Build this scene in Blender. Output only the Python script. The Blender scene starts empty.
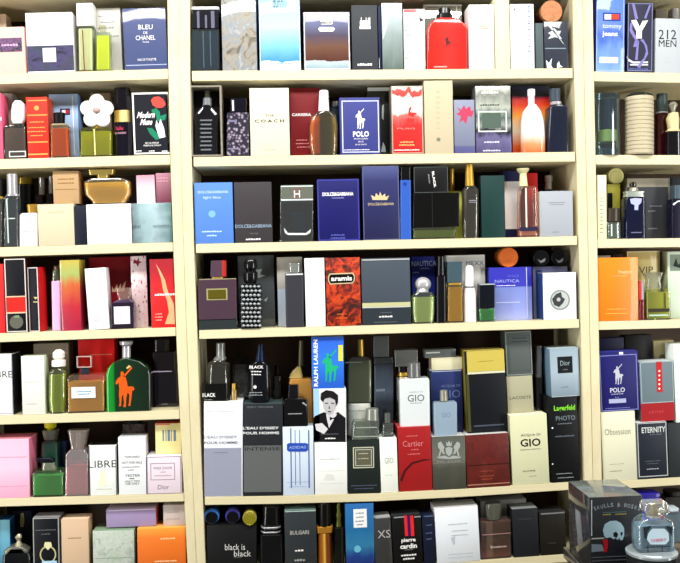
import bpy, bmesh, math, random
from mathutils import Vector, Matrix
ALL = []
random.seed(7)
S = bpy.context.scene
C = S.collection
sin, cos, rad = math.sin, math.cos, math.radians
# ---------------------------------------------------------------- camera
FPX, CD, CZ = 853.0, 2.0, 1.5
yaw, pit, rol = rad(3.353), rad(-1.147), rad(-1.5284)
FW = Vector((sin(yaw)*cos(pit), cos(yaw)*cos(pit), sin(pit)))
R0 = FW.cross(Vector((0, 0, 1))).normalized(); U0 = R0.cross(FW)
RT = cos(rol)*R0 + sin(rol)*U0; UP = -sin(rol)*R0 + cos(rol)*U0
cd = bpy.data.cameras.new('camera'); cam = bpy.data.objects.new('camera', cd); C.objects.link(cam)
cd.sensor_fit = 'HORIZONTAL'; cd.sensor_width = 36; cd.lens = 36*FPX/680; cd.clip_start = .05
cam.matrix_world = Matrix.Translation((0, -CD, CZ)) @ Matrix((RT, UP, -FW)).transposed().to_4x4()
S.camera = cam
def PX(px, py, Y=0.0):
    """a measured image point carried onto the upright plane at distance Y behind the shelf fronts"""
    d = FW*FPX + RT*(px-340) + UP*(281.5-py)
    t = (CD+Y)/d.y
    return Vector((d.x*t, Y, CZ+d.z*t))
# ---------------------------------------------------------------- materials
def lin(c):
    c = c/255; return c/12.92 if c <= .04045 else ((c+.055)/1.055)**2.4
ALB, GAM = .88, 1.3
def col(c): return tuple(max(ALB*lin(v)**GAM, .0015) for v in c[:3]) + (1,)
MC = {}
def newmat(key):
    m = bpy.data.materials.new(key); m.use_nodes = True
    n = m.node_tree.nodes; return m, n, m.node_tree.links, n['Principled BSDF']
def m(c, rough=.52, metal=0, coat=0, trans=0, name='print'):
    k = ('m', tuple(c), rough, metal, coat, trans)
    if k in MC: return MC[k]
    M, n, l, b = newmat(name)
    b.inputs['Base Color'].default_value = col(c); b.inputs['Roughness'].default_value = rough
    b.inputs['Metallic'].default_value = metal; b.inputs['Coat Weight'].default_value = coat
    b.inputs['Coat Roughness'].default_value = .08; b.inputs['Specular IOR Level'].default_value = .3; b.inputs['Transmission Weight'].default_value = trans
    b.inputs['IOR'].default_value = 1.4
    # faint grain so that no surface is perfectly uniform
    t = n.new('ShaderNodeTexNoise'); t.inputs['Scale'].default_value = 180
    r = n.new('ShaderNodeMapRange'); r.inputs['To Min'].default_value = max(0, rough-.06); r.inputs['To Max'].default_value = min(1, rough+.06)
    l.new(t.outputs['Fac'], r.inputs['Value']); l.new(r.outputs[0], b.inputs['Roughness'])
    MC[k] = M; return M
def wrap(c, name='wrapped_print'):           # carton under clear film
    k = ('w', tuple(c))
    if k in MC: return MC[k]
    M, n, l, b = newmat(name)
    b.inputs['Base Color'].default_value = col(c); b.inputs['Roughness'].default_value = .55; b.inputs['Specular IOR Level'].default_value = .3
    b.inputs['Coat Weight'].default_value = .9; b.inputs['Coat Roughness'].default_value = .06
    t = n.new('ShaderNodeTexNoise'); t.inputs['Scale'].default_value = 22; t.inputs['Detail'].default_value = 1
    t.inputs['Distortion'].default_value = 1.2
    bp = n.new('ShaderNodeBump'); bp.inputs['Strength'].default_value = .05; bp.inputs['Distance'].default_value = .004
    tc = n.new('ShaderNodeTexCoord'); l.new(tc.outputs['Object'], t.inputs['Vector'])
    l.new(t.outputs['Fac'], bp.inputs['Height']); l.new(bp.outputs[0], b.inputs['Coat Normal'])
    MC[k] = M; return M
def ramp(stops, axis='Z', warp=0, scale=4, rough=.52, coat=.2, metal=0, stretch=(1, 1, 1), trans=0):
    """printed colour change or painted sheen across a thing (axis) or an irregular pattern (axis='N' noise, 'V' cells)"""
    k = ('r', str(stops), axis, warp, scale, rough, coat, metal, stretch, trans)
    if k in MC: return MC[k]
    M, n, l, b = newmat('pattern_or_sheen')
    tc = n.new('ShaderNodeTexCoord'); mp = n.new('ShaderNodeMapping'); mp.inputs['Scale'].default_value = stretch
    l.new(tc.outputs['Generated'], mp.inputs['Vector'])
    no = n.new('ShaderNodeTexNoise'); no.inputs['Scale'].default_value = scale; no.inputs['Detail'].default_value = 3
    l.new(mp.outputs[0], no.inputs['Vector'])
    if axis == 'N': no.inputs['Distortion'].default_value = 1.5; out = no.outputs['Fac']
    elif axis == 'V':
        v = n.new('ShaderNodeTexVoronoi'); v.inputs['Scale'].default_value = scale; l.new(mp.outputs[0], v.inputs['Vector']); out = v.outputs['Distance']
    else:
        sp = n.new('ShaderNodeSeparateXYZ'); l.new(mp.outputs[0], sp.inputs[0]); out = sp.outputs[axis]
        if warp:
            a = n.new('ShaderNodeMath'); a.operation = 'MULTIPLY_ADD'; a.inputs[1].default_value = warp
            l.new(no.outputs['Fac'], a.inputs[0]); l.new(out, a.inputs[2])
            s_ = n.new('ShaderNodeMath'); s_.operation = 'SUBTRACT'; s_.inputs[1].default_value = warp/2
            l.new(a.outputs[0], s_.inputs[0]); out = s_.outputs[0]
    cr = n.new('ShaderNodeValToRGB'); e = cr.color_ramp.elements
    while len(e) > 1: e.remove(e[-1])
    e[0].position = stops[0][0]; e[0].color = col(stops[0][1])
    for p, c in stops[1:]:
        x = e.new(p); x.color = col(c)
    l.new(out, cr.inputs[0]); l.new(cr.outputs[0], b.inputs['Base Color'])
    b.inputs['Roughness'].default_value = rough; b.inputs['Coat Weight'].default_value = coat; b.inputs['Metallic'].default_value = metal
    b.inputs['Transmission Weight'].default_value = trans*.5; b.inputs['Specular IOR Level'].default_value = .3
    MC[k] = M; return M
def glass(c=(235, 245, 240), refl=.12):
    k = ('g', tuple(c), refl)
    if k in MC: return MC[k]
    M, n, l, b = newmat('clear_glass'); n.remove(b)
    t = n.new('ShaderNodeBsdfTransparent'); t.inputs[0].default_value = tuple(lin(v) for v in c)+(1,)
    g = n.new('ShaderNodeBsdfGlossy'); g.inputs['Roughness'].default_value = .05; g.inputs[0].default_value = (1, 1, 1, 1)
    lw = n.new('ShaderNodeFresnel'); lw.inputs['IOR'].default_value = 1.5
    a = n.new('ShaderNodeMath'); a.operation = 'MULTIPLY_ADD'; a.inputs[1].default_value = .8; a.inputs[2].default_value = refl*.25; a.use_clamp = True
    df = n.new('ShaderNodeBsdfDiffuse'); df.inputs[0].default_value = tuple(min(.9, lin(v)) for v in c)+(1,)  # refracted brightness of the surroundings, put in as a pale diffuse share
    x0 = n.new('ShaderNodeMixShader'); x0.inputs[0].default_value = .03+max(0, refl-.25)*.55; l.new(t.outputs[0], x0.inputs[1]); l.new(df.outputs[0], x0.inputs[2]); t = x0
    x = n.new('ShaderNodeMixShader'); l.new(lw.outputs[0], a.inputs[0]); l.new(a.outputs[0], x.inputs[0])
    l.new(t.outputs[0], x.inputs[1]); l.new(g.outputs[0], x.inputs[2]); l.new(x.outputs[0], n['Material Output'].inputs[0])
    MC[k] = M; return M
def pl(c, rough=.25): return m(c, rough, 0, .5, name='plastic')
def mt(c, rough=.25): return m(c, rough, .55, name='metal')
def lq(c):
    f = lambda v: min(255, 255*((v/255)**.80))
    M = m(tuple(f(v) for v in c), .12, 0, .3, .05, name='liquid')
    for n_ in M.node_tree.nodes:
        if n_.type == 'BSDF_PRINCIPLED': n_.inputs['Base Color'].default_value = tuple(min(.97, 1.3*lin(v)+.01) for v in c)+(1,)
    return M
def tg(c): return m(c, .06, 0, .8, .45, name='tinted_glass')
W = m((250, 250, 250), .5); K = m((14, 14, 16), .4); GD = mt((225, 190, 100), .3); SV = mt((215, 215, 220), .25)
INK = m((60, 60, 65), .6); GREY = m((150, 150, 155), .6); CLR = glass()
# ---------------------------------------------------------------- mesh helpers
def link(name, bm, mats, parent=None, smooth=35):
    me = bpy.data.meshes.new(name)
    bmesh.ops.recalc_face_normals(bm, faces=bm.faces)
    if smooth:
        for f in bm.faces: f.smooth = True
        for e in bm.edges:
            if len(e.link_faces) == 2 and e.calc_face_angle(0) > rad(smooth): e.smooth = False
    bm.to_mesh(me); bm.free()
    for x in (mats if isinstance(mats, (list, tuple)) else [mats]): me.materials.append(x)
    o = bpy.data.objects.new(name, me); C.objects.link(o)
    if parent: o.parent = parent
    return o
def addbox(bm, x0, x1, y0, y1, z0, z1, bev=0, mi=None):
    r = bmesh.ops.create_cube(bm, size=1)
    for v in r['verts']:
        v.co = Vector(((x0+x1)/2+v.co.x*(x1-x0), (y0+y1)/2+v.co.y*(y1-y0), (z0+z1)/2+v.co.z*(z1-z0)))
    if mi:
        for f in {f for v in r['verts'] for f in v.link_faces}:
            f.normal_update()
            f.material_index = mi[0] if f.normal.y < -.5 else (mi[2] if abs(f.normal.z) > .5 else mi[1])
    if bev:
        es = {e for v in r['verts'] for e in v.link_edges}
        bmesh.ops.bevel(bm, geom=list(es), offset=bev, segments=2, affect='EDGES', profile=.5)
def rring(x0, x1, yc, hd, r, n=5):
    """rounded rectangle ring"""
    hw = max((x1-x0)/2, 1e-4); cx = (x0+x1)/2; rr = max(min(hw, hd)*r, 1e-5); o = []
    for q, (sx, sy) in enumerate(((1, -1), (1, 1), (-1, 1), (-1, -1))):
        a0 = (-90, 0, 90, 180)[q]
        for i in range(n+1):
            a = rad(a0+90*i/n)
            o.append((cx+sx*(hw-rr)+rr*cos(a), yc+sy*(hd-rr)+rr*sin(a)))
    return o
def loft(bm, secs, n=5):
    """secs: (z,x0,x1,yc,hd,r) bottom to top"""
    rows = [[bm.verts.new((x, y, s[0])) for x, y in rring(s[1], s[2], s[3], s[4], s[5], n)] for s in secs]
    k = len(rows[0])
    for a, b in zip(rows, rows[1:]):
        for i in range(k): bm.faces.new((a[i], a[(i+1) % k], b[(i+1) % k], b[i]))
    bm.faces.new(rows[0][::-1]); bm.faces.new(rows[-1])
def addpoly(bm, pts, y0, y1):
    a = [bm.verts.new((x, y0, z)) for x, z in pts]; b = [bm.verts.new((x, y1, z)) for x, z in pts]
    bm.faces.new(a); bm.faces.new(b[::-1])
    for i in range(len(a)): bm.faces.new((a[i-1], a[i], b[i], b[i-1]))
# ---------------------------------------------------------------- shelving data: (x, y) of the lower front edge of each board
SH = {'L': {0: (5, -5, 165, -9), 1: (5, 84, 165, 79), 2: (5, 169, 170, 164.5), 3: (5, 256.5, 172, 251.5), 4: (5, 342, 176, 336),
            5: (5, 424.5, 179, 419), 6: (5, 506.5, 183, 501.5), 7: (5, 590, 183, 584)},
      'M': {0: (192, -9, 570, -11), 1: (192, 81, 570, 78), 2: (195, 166.5, 573, 161.5), 3: (198, 253, 575, 245), 4: (201, 339, 576, 328),
            6: (207, 505, 285, 503.8, 377, 501.3, 465, 496.8, 560, 490.5), 7: (207, 582, 285, 580.5, 377, 576.5, 465, 569.5, 560, 562.5)},
      'R': {0: (595, -9, 680, -8), 1: (595, 81.2, 680, 82.8), 2: (597, 164.5, 680, 164.7), 3: (598, 248, 680, 247), 4: (598, 330, 680, 328),
            6: (632, 488, 680, 485), 7: (600, 572, 680, 568)}}
THK = {0: .02, 1: .0232, 2: .0228, 3: .0212, 4: .0204, 5: .0204, 6: .0185, 7: .0185}
SL = {}
for b_, lv in SH.items():
    for k_, q_ in lv.items():
        L_ = [PX(q_[i], q_[i+1]) for i in range(0, len(q_), 2)]
        SL[b_, k_] = [(A.x, A.z+THK[k_], (B_.z-A.z)/(B_.x-A.x)) for A, B_ in zip(L_, L_[1:])]
def shelf_z(b, k, x):
    L_ = SL[b, k]; a = L_[0]
    for s_ in L_:
        if x >= s_[0]: a = s_
    return a[1]+(x-a[0])*a[2]
def shelf_py(b, k, px):
    q = SH[b][k]; i = 0
    while i+4 < len(q) and px > q[i+2]: i += 2
    xa, ya, xb, yb = q[i:i+4]; return ya+(yb-ya)*(px-xa)/(xb-xa)-9
BAY = {'L': 'left bay', 'M': 'middle bay', 'R': 'right bay', 'F': 'on the front counter'}
ROW = {1: 'top row', 2: 'second row', 3: 'third row', 4: 'fourth row', 5: 'fifth row', 6: 'sixth row', 7: 'bottom row'}
class It:
    def __init__(s, b, k, x0, x1, yt, look, Y=.002, D=None, on=None, rot=0, lean=0, name='perfume_bottle', cat='perfume bottle', zb=None, group=None, lab=None):
        s.Y = Y; s.yt = yt
        yb = on.yt if on else (571 if b == 'F' else shelf_py(b, k, (x0+x1)/2))
        ym = (yt+yb)/2
        X0, X1 = PX(x0, ym, Y).x, PX(x1, ym, Y).x
        tot = X1-X0-.0007
        if D is None: D = tot
        s.D = D; th = rad(rot)
        s.W = (tot-D*abs(sin(th)))/cos(th)
        s.x = (X0+X1)/2 if not rot else (X0+s.W/2*cos(th) if rot > 0 else X1-s.W/2*cos(th))
        if on: s.sl = on.sl; s.z = on.z+on.H+(s.x-on.x)*math.tan(on.sl)+.0003
        elif b == 'F': s.sl = 0; s.z = zb+.0003
        else:
            hw = abs(s.W)/2; za, zc = shelf_z(b, k, s.x-hw), shelf_z(b, k, s.x+hw)
            s.sl = math.atan((zc-za)/(2*hw)); s.z = (za+zc)/2+.0004
        s.sl += rad(lean); s.cr = cos(th); s.rx = abs(s.W/2*sin(th)); s.th = th
        if lean: s.z += abs(sin(rad(lean)))*s.W/2
        s.H = (PX((x0+x1)/2, yt, Y).z-s.z)/cos(s.sl)
        o = bpy.data.objects.new(name, None); C.objects.link(o); s.o = o; o.empty_display_size = .01
        o.location = (s.x, Y+s.rx, s.z); o.rotation_mode = 'ZYX'
        o.matrix_world = Matrix.Translation(o.location) @ Matrix.Rotation(-s.sl, 4, 'Y') @ Matrix.Rotation(-th, 4, 'Z')
        row = 'tall row' if (k == 6 and b in 'MR') else ROW.get(k, '')
        o['label'] = lab or (f"{look}, {BAY[b]} {row}".strip() if b != 'F' else f"{look} {BAY[b]}")
        o['category'] = cat
        o['group'] = group or (f"perfume boxes in the {BAY[b]}" if 'box' in cat else f"perfume bottles in the {BAY[b]}") if b != 'F' else ''
        if b == 'F': del o['group']
        s.mpp = (CD+Y)/FPX; ALL.append(s); s.pans = []
    def p(s, px, py):
        P = PX(px, py if py is not None else 0, s.Y); dx = P.x-s.x; dz = P.z-s.z; t = s.sl
        lx = (dx*cos(t)+dz*sin(t))/s.cr; lz = -dx*sin(t)+dz*cos(t)
        return lx, lz
    def carton(s, f, side=None, top=None, bev=.0006, name='carton'):
        bm = bmesh.new(); addbox(bm, -s.W/2, s.W/2, 0, s.D, 0, s.H, bev, (0, 1, 2))
        s.body = link(name, bm, [f, side or f, top or side or f], s.o); return s
    def shell(s, mat=None, px=None, name='clear_sleeve', g=.0012):
        bm = bmesh.new(); addbox(bm, -s.W/2-0, s.W/2, 0, s.D, .0002, s.H, .0005)
        link(name, bm, mat or CLR, s.o); return s
    def sh(s, name, pts, mat, r=.25, d=1.0, rnd=False, inset=0, bev=.0008, yc=None, par=None, dw=None):
        """lofted body; pts (py,px0,px1) top to bottom, py None = standing plane"""
        yc = s.D/2 if yc is None else yc; q = []
        last = None
        for py, a, b in pts:
            if py is None:
                ay = last if last is not None else s.yt; xa = s.p(a, ay)[0]; xb = s.p(b, ay)[0]; z = 0
                # follow the lean of the photographed uprights at the foot
                e = shelf_mid(s, a); xa = s.p(a, e)[0]; xb = s.p(b, e)[0]
            else:
                xa, z1 = s.p(a, py); xb, z2 = s.p(b, py); z = max((z1+z2)/2, 0); last = py
            xa += inset; xb -= inset
            hd = (xb-xa)/2 if rnd else (s.D*d/2-inset if dw is None else dw/2)
            q.append([z, xa, xb, yc, max(hd, .0008), 1 if rnd else r])
        if q[0][0] > q[-1][0]: q = q[::-1]
        if inset: q[0][0] += inset*1.6
        def sh_(t, e, dz): return [t[0]+dz, t[1]+e, t[2]-e, t[3], max(t[4]-e, .0004), t[5]]
        e = min(bev, (q[0][2]-q[0][1])*.3, q[0][4]*.5); q2 = [sh_(q[0], e, 0), [q[0][0]+e]+q[0][1:]]+q[1:-1]
        e2 = min(bev, (q[-1][2]-q[-1][1])*.3, q[-1][4]*.5); q2 += [[q[-1][0]-e2]+q[-1][1:], sh_(q[-1], e2, 0)]
        bm = bmesh.new(); loft(bm, q2, 8 if rnd else 5)
        return link(name, bm, mat, par or s.o)
    def yf(s, d): return -d
    def panel(s, x0, y0, x1, y1, mat, name='printed_panel', lvl=1, f=0):
        a = s.p(x0, y1); b = s.p(x1, y0); t = .00035*lvl
        a0 = s.p(x0, (y0+y1)/2)[0]; b0 = s.p(x1, (y0+y1)/2)[0]; z0 = s.p((x0+x1)/2, y1)[1]; z1 = s.p((x0+x1)/2, y0)[1]
        a0 = max(a0, -s.W/2+.0004); b0 = min(b0, s.W/2-.0004); z0 = max(z0, .0004)
        if z1 > s.H: z1 = s.H-.0004
        bm = bmesh.new(); addbox(bm, a0, b0, f-t, f-t+.0003, z0, z1)
        o = link(name, bm, mat, s.o, 0); s.pans.append((a0, b0, z0, z1, o)); return o
    def host(s, x, z):
        for a, b, c, d, o in reversed(s.pans):
            if a <= x <= b and c <= z <= d and any(k in o.name for k in ('label', 'plate', 'strip', 'band', 'flag', 'square')): return o
        return s.o
    def frame(s, x0, y0, x1, y1, w, mat, name='printed_border', lvl=1, f=0):
        a = s.p(x0, (y0+y1)/2)[0]; b = s.p(x1, (y0+y1)/2)[0]; z0 = s.p((x0+x1)/2, y1)[1]; z1 = s.p((x0+x1)/2, y0)[1]
        a = max(a, -s.W/2+.0003); b = min(b, s.W/2-.0003); z0 = max(z0, .0003); z1 = min(z1, s.H-.0003)
        w *= s.mpp; t = .00035*lvl; bm = bmesh.new()
        for q in ((a, a+w, z0, z1), (b-w, b, z0, z1), (a+w, b-w, z0, z0+w), (a+w, b-w, z1-w, z1)): addbox(bm, q[0], q[1], f-t, f-t+.0003, q[2], q[3])
        return link(name, bm, mat, s.o, 0)
    def lines(s, L, mat=INK, name='fine_print', h=1.0, lvl=1, f=0):
        """rows too small to read: (cx, cy, width)"""
        bm = bmesh.new(); t = .00035*lvl
        for cx, cy, w in L:
            x, z = s.p(cx, cy); hw = w*s.mpp/2; hh = h*s.mpp/2; n = max(3, int(w/2.4)); st = 2*hw/n
            for i in range(n):
                addbox(bm, x-hw+st*i, x-hw+st*(i+.78), f-t, f-t+.0003, z-hh, z+hh*(1 if i % 3 else .6))
        return link(name, bm, mat, s.host(*s.p(L[0][0], L[0][1])), 0)
    def bars(s, L, mat, name='printed_stripe', lvl=1, f=0):
        if len(L) == 2: return [s.bars([q], mat, name, lvl, f) for q in L][0]
        bm = bmesh.new(); t = .00035*lvl
        for x0, y0, x1, y1 in L:
            a = s.p(x0, (y0+y1)/2)[0]; b = s.p(x1, (y0+y1)/2)[0]; z0 = s.p((x0+x1)/2, y1)[1]; z1 = s.p((x0+x1)/2, y0)[1]
            if hasattr(s, 'body'): a = max(a, -s.W/2+.0004); b = min(b, s.W/2-.0004); z1 = min(z1, s.H-.0004)
            addbox(bm, a, b, f-t, f-t+.0003, max(z0, .0004), z1)
        return link(name, bm, mat, s.o, 0)
    def text(s, txt, cx, cy, w, mat=W, h=None, rot=0, lvl=1, f=0, name='lettering', bold=0, shear=0):
        cu = bpy.data.curves.new('t', 'FONT'); cu.body = txt; cu.extrude = .02; cu.resolution_u = 2; cu.offset = bold; cu.space_line = .85; cu.shear = shear
        cu.align_x = 'CENTER'
        tmp = bpy.data.objects.new('t', cu); me = bpy.data.meshes.new_from_object(tmp)
        bpy.data.objects.remove(tmp); bpy.data.curves.remove(cu)
        vs = [Vector((v.co.x, v.co.y, v.co.z)) for v in me.vertices]
        a = rad(rot); vs = [Vector((v.x*cos(a)-v.y*sin(a), v.x*sin(a)+v.y*cos(a), v.z)) for v in vs]
        x0 = min(v.x for v in vs); x1 = max(v.x for v in vs); y0 = min(v.y for v in vs); y1 = max(v.y for v in vs)
        k = w*s.mpp/(x1-x0); kz = h*s.mpp/(y1-y0) if h else k
        X, Z = s.p(cx, cy); t = .00035*lvl
        for v, c in zip(me.vertices, vs): v.co = (X+(c.x-(x0+x1)/2)*k, f-t+(.00015 if c.z < 0 else 0), Z+(c.y-(y0+y1)/2)*kz)
        me.name = name; me.materials.append(mat)
        o = bpy.data.objects.new(name, me); C.objects.link(o); o.parent = s.host(X, Z)
        return o
    def poly(s, name, polys, mat, lvl=1, f=0, t=.0003, box=None):
        if len(polys) == 2 and polys is not HORSE: return [s.poly(name, [q], mat, lvl, f, t, box) for q in polys][0]
        """polys in photo points, or in 0..1 units inside box=(x0,y0,x1,y1)"""
        bm = bmesh.new(); y = f-.00035*lvl
        for P in polys:
            q = []
            for u, v in P:
                if box: u, v = box[0]+(box[2]-box[0])*u, box[3]+(box[1]-box[3])*v
                q.append(s.p(u, v))
            addpoly(bm, q, y, y+t)
        return link(name, bm, mat, s.o, 0)
    def disc(s, name, cx, cy, r, mat, lvl=1, f=0, t=.0003, ri=0, sy=1):
        bm = bmesh.new(); y = f-.00035*lvl; X, Z = s.p(cx, cy); r_ = r*s.mpp; n = 28
        if ri:
            q = ri*s.mpp; A = [[bm.verts.new((X+R*cos(a), yy, Z+sy*R*sin(a))) for a in [6.28318*i/n for i in range(n)]] for R, yy in ((q, y), (r_, y), (r_, y+t), (q, y+t))]
            for j in range(4):
                for i in range(n): bm.faces.new((A[j][i], A[j][(i+1) % n], A[(j+1) % 4][(i+1) % n], A[(j+1) % 4][i]))
        else: addpoly(bm, [(X+r_*cos(6.28318*i/n), Z+sy*r_*sin(6.28318*i/n)) for i in range(n)], y, y+t)
        return link(name, bm, mat, s.o, 30)
    def done(s): return s
def shelf_mid(s, px):
    """image height of the standing plane under px"""
    best = 0
    lo, hi = -100, 700
    for _ in range(22):
        mid = (lo+hi)/2
        if s.p(px, mid)[1] > 0: lo = mid
        else: hi = mid
    return mid
def Bx(b, k, x0, x1, yt, look, f, side=None, top=None, D=.045, name='perfume_box', cat='perfume box', **kw):
    return It(b, k, x0, x1, yt, look, D=D, name=name, cat=cat, **kw).carton(f, side, top)
def Bt(b, k, x0, x1, yt, look, D=None, **kw): return It(b, k, x0, x1, yt, look, D=D, **kw)
def glassbody(s, body, liq=None, top=None, g=None, r=.25, rnd=False, wall=.0022, d=1.0):
    gb = s.sh('bottle_body', body, g or CLR, r=r, rnd=rnd, d=d)
    if liq:
        pts = [q for q in body]
        if top is not None:
            q = [t for t in pts if t[0] is None or t[0] > top]
            up = [t for t in pts if t[0] is not None and t[0] <= top]
            t0 = up[-1] if up else q[0]; pts = [(top, t0[1], t0[2])]+q
            if up and q and q[0][0] is not None:
                a, b_ = up[-1], q[0]; w = (top-a[0])/(b_[0]-a[0]); pts[0] = (top, a[1]+(b_[1]-a[1])*w, a[2]+(b_[2]-a[2])*w)
        s.sh('liquid', pts, liq, r=r, rnd=rnd, inset=wall, d=d, par=gb)
HORSE = [[(.12, .70), (.02, .62), (0, .55), (.10, .56), (.16, .60), (.20, .45), (.18, .30), (.22, .12), (.18, .02), (.28, .02), (.32, .25), (.40, .32), (.44, .10), (.40, 0), (.52, 0), (.55, .22), (.62, .36), (.72, .30), (.70, .12), (.66, .03), (.76, .03), (.82, .25), (.86, .42), (.92, .40), (.98, .44), (.90, .50), (.80, .50), (.62, .50), (.58, .62), (.52, .72), (.46, .78), (.40, .86), (.30, .87), (.26, .82), (.28, .76), (.20, .72)],
         [(.40, .76), (.44, .72), (.86, .95), (.80, 1.0), (.78, .96)]]
LE1, LE2, WE, EXPO = 50, 26, .14, .5
# ---------------------------------------------------------------- shelving
LAM = ramp([(.3, (236, 229, 200)), (.7, (228, 220, 188))], 'N', scale=3, rough=.42, coat=.1, stretch=(.6, 1, 6))
BACK = ramp([(.3, (92, 70, 48)), (.7, (78, 58, 40))], 'N', scale=4, rough=.6, coat=0)
DEP = .21
unit = bpy.data.objects.new('shelving_unit', None); C.objects.link(unit); unit.location = (0, DEP, 0)
unit['label'] = 'cream laminate wall shelving whose three bays hold all the perfume'; unit['category'] = 'shelving'
def ubox(name, q, mat, bev=.0006, par=unit):
    bm = bmesh.new(); addbox(bm, *q, bev)
    o = link(name, bm, mat, par); o.matrix_parent_inverse = Matrix.Translation((0, -DEP, 0)); return o
ZB, ZT = .06, 2.3
PL = {'a': [(0, 167.5), (60, 168.2), (170, 170.9), (250, 173.6), (340, 176.6), (430, 180.7), (490, 184), (563, 187.6)],
      'c': [(0, 190), (80, 190.3), (170, 192), (250, 194.2), (340, 197.6), (430, 200.3), (500, 203), (563, 205.6)],
      'd': [(0, 572.3), (80, 574), (170, 576.6), (250, 578.6), (340, 580.8), (480, 584), (563, 586)],
      'f': [(0, 592.3), (80, 593.6), (170, 595.4), (250, 597), (340, 598.6), (480, 601.4), (563, 603.2)]}
def plx(k, y):
    L = PL[k]
    for (a, u), (b, v) in zip(L, L[1:]):
        if y <= b or b == L[-1][0]: return u+(v-u)*(y-a)/(b-a)
def upright(ka, kb, wa, wb, yt, yb, name='side_panel'):
    """side board between two measured uprights (wa..wb = share of the width), carried up and down"""
    bm = bmesh.new(); rows = []
    ys = [590, 563, 490, 430, 340, 250, 170, 80, 0, -20]
    sec = []
    for py in ys:
        a, b = PX(plx(ka, py), py), PX(plx(kb, py), py); sec.append((a.x+(b.x-a.x)*wa, a.x+(b.x-a.x)*wb, (a.z+b.z)/2))
    lo, hi = sec[0], sec[-1]
    sec = [(lo[0]+.012, lo[1]+.012, ZB)]+sec+[(hi[0]-.004, hi[1]-.004, ZT)]
    for xa, xb, z in sec: rows.append([bm.verts.new(c) for c in ((xa, yt, z), (xb, yt, z), (xb, yb, z), (xa, yb, z))])
    for a, b in zip(rows, rows[1:]):
        for i in range(4): bm.faces.new((a[i], a[(i+1) % 4], b[(i+1) % 4], b[i]))
    bm.faces.new(rows[0][::-1]); bm.faces.new(rows[-1])
    bmesh.ops.recalc_face_normals(bm, faces=bm.faces)
    bmesh.ops.bevel(bm, geom=[e for e in bm.edges if e.calc_face_angle(0) > 1], offset=.0008, segments=2, affect='EDGES')
    o = link(name, bm, LAM, unit); o.matrix_parent_inverse = Matrix.Translation((0, -DEP, 0))
upright('a', 'c', 0, .496, -.003, DEP)
upright('a', 'c', .504, 1, -.003, DEP)
upright('d', 'f', 0, .496, -.002, DEP)
upright('d', 'f', .504, 1, -.003, DEP)
bx0, bx1 = PX(-32, 281).x, PX(790, 281).x
ubox('side_panel', (bx0-.025, bx0-.0005, -.003, DEP, ZB, ZT), LAM)
ubox('side_panel', (bx1+.0005, bx1+.025, -.003, DEP, ZB, ZT), LAM)
ubox('back_panel', (bx0-.025, bx1+.025, DEP+.0003, DEP+.012, ZB, ZT), BACK)
ubox('plinth', (bx0-.02, bx1+.02, .03, DEP-.001, 0, ZB-.0005), LAM)
ubox('top_panel', (bx0-.025, bx1+.025, -.006, DEP, ZT+.0005, ZT+.025), LAM)
EXT = {'L': (bx0, None), 'M': (None, None), 'R': (None, bx1)}
for (b, k) in SL:
    p = SH[b][k]
    p = (p[0], p[1], p[-2], p[-1])
    ym = p[1]
    if b == 'L': x0 = bx0; x1 = PX(plx('a', p[3]), p[3]).x-.001
    if b == 'R': x0 = PX(plx('f', ym), ym).x+.001; x1 = bx1
    if b == 'M':
        x0 = PX(plx('c', ym), ym).x+.004; x1 = PX(plx('d', p[3]), p[3]).x-.003
    bm = bmesh.new(); rows = []
    for x in [x0]+[s_[0] for s_ in SL[b, k][1:]]+[x1]:
        z = shelf_z(b, k, x); TH = THK[k]; rows.append([bm.verts.new(c) for c in ((x, 0, z-TH), (x, 0, z), (x, DEP-.0008, z), (x, DEP-.0008, z-TH))])
    for a, c in zip(rows, rows[1:]):
        for i in range(4): bm.faces.new((a[i], a[(i+1) % 4], c[(i+1) % 4], c[i]))
    bm.faces.new(rows[0]); bm.faces.new(rows[-1][::-1]); bmesh.ops.recalc_face_normals(bm, faces=bm.faces)
    bmesh.ops.bevel(bm, geom=[e for e in bm.edges if e.calc_face_angle(0) > 1], offset=.0007, segments=2, affect='EDGES')
    o = link('shelf', bm, LAM, unit); o.matrix_parent_inverse = Matrix.Translation((0, -DEP, 0))
# ---------------------------------------------------------------- room
def struct(name, q, mat):
    bm = bmesh.new(); addbox(bm, *q); o = link(name, bm, mat, None, 0); o['kind'] = 'structure'; return o
WALL = ramp([(.3, (232, 228, 215)), (.7, (226, 221, 208))], 'N', scale=6, rough=.7, coat=0)
FLR = ramp([(.0, (120, 112, 100)), (1, (140, 132, 120))], 'N', scale=14, rough=.35, coat=.1)
struct('floor', (-3, 3, -4, DEP+.03, -.05, 0), FLR)
struct('wall_back', (-3, 3, DEP+.03, DEP+.13, 0, 2.8), WALL)
struct('ceiling', (-3, 3, -4, DEP+.03, 2.8, 2.85), WALL)
# ceiling lamp of the shop; also builds the added fill lights
def lamp(x, y, sx, sy, e, z=2.72, tilt=0, colr=(1, .985, .95)):
    l = bpy.data.lights.new('ceiling_or_fill_light', 'AREA'); l.shape = 'RECTANGLE'; l.size = sx; l.size_y = sy; l.energy = e; l.color = colr
    o = bpy.data.objects.new('ceiling_or_fill_light', l); C.objects.link(o); o.location = (x, y, z); o.rotation_euler = (rad(tilt), 0, 0)
lamp(-.1, -.95, 2.6, .3, LE1)
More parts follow.
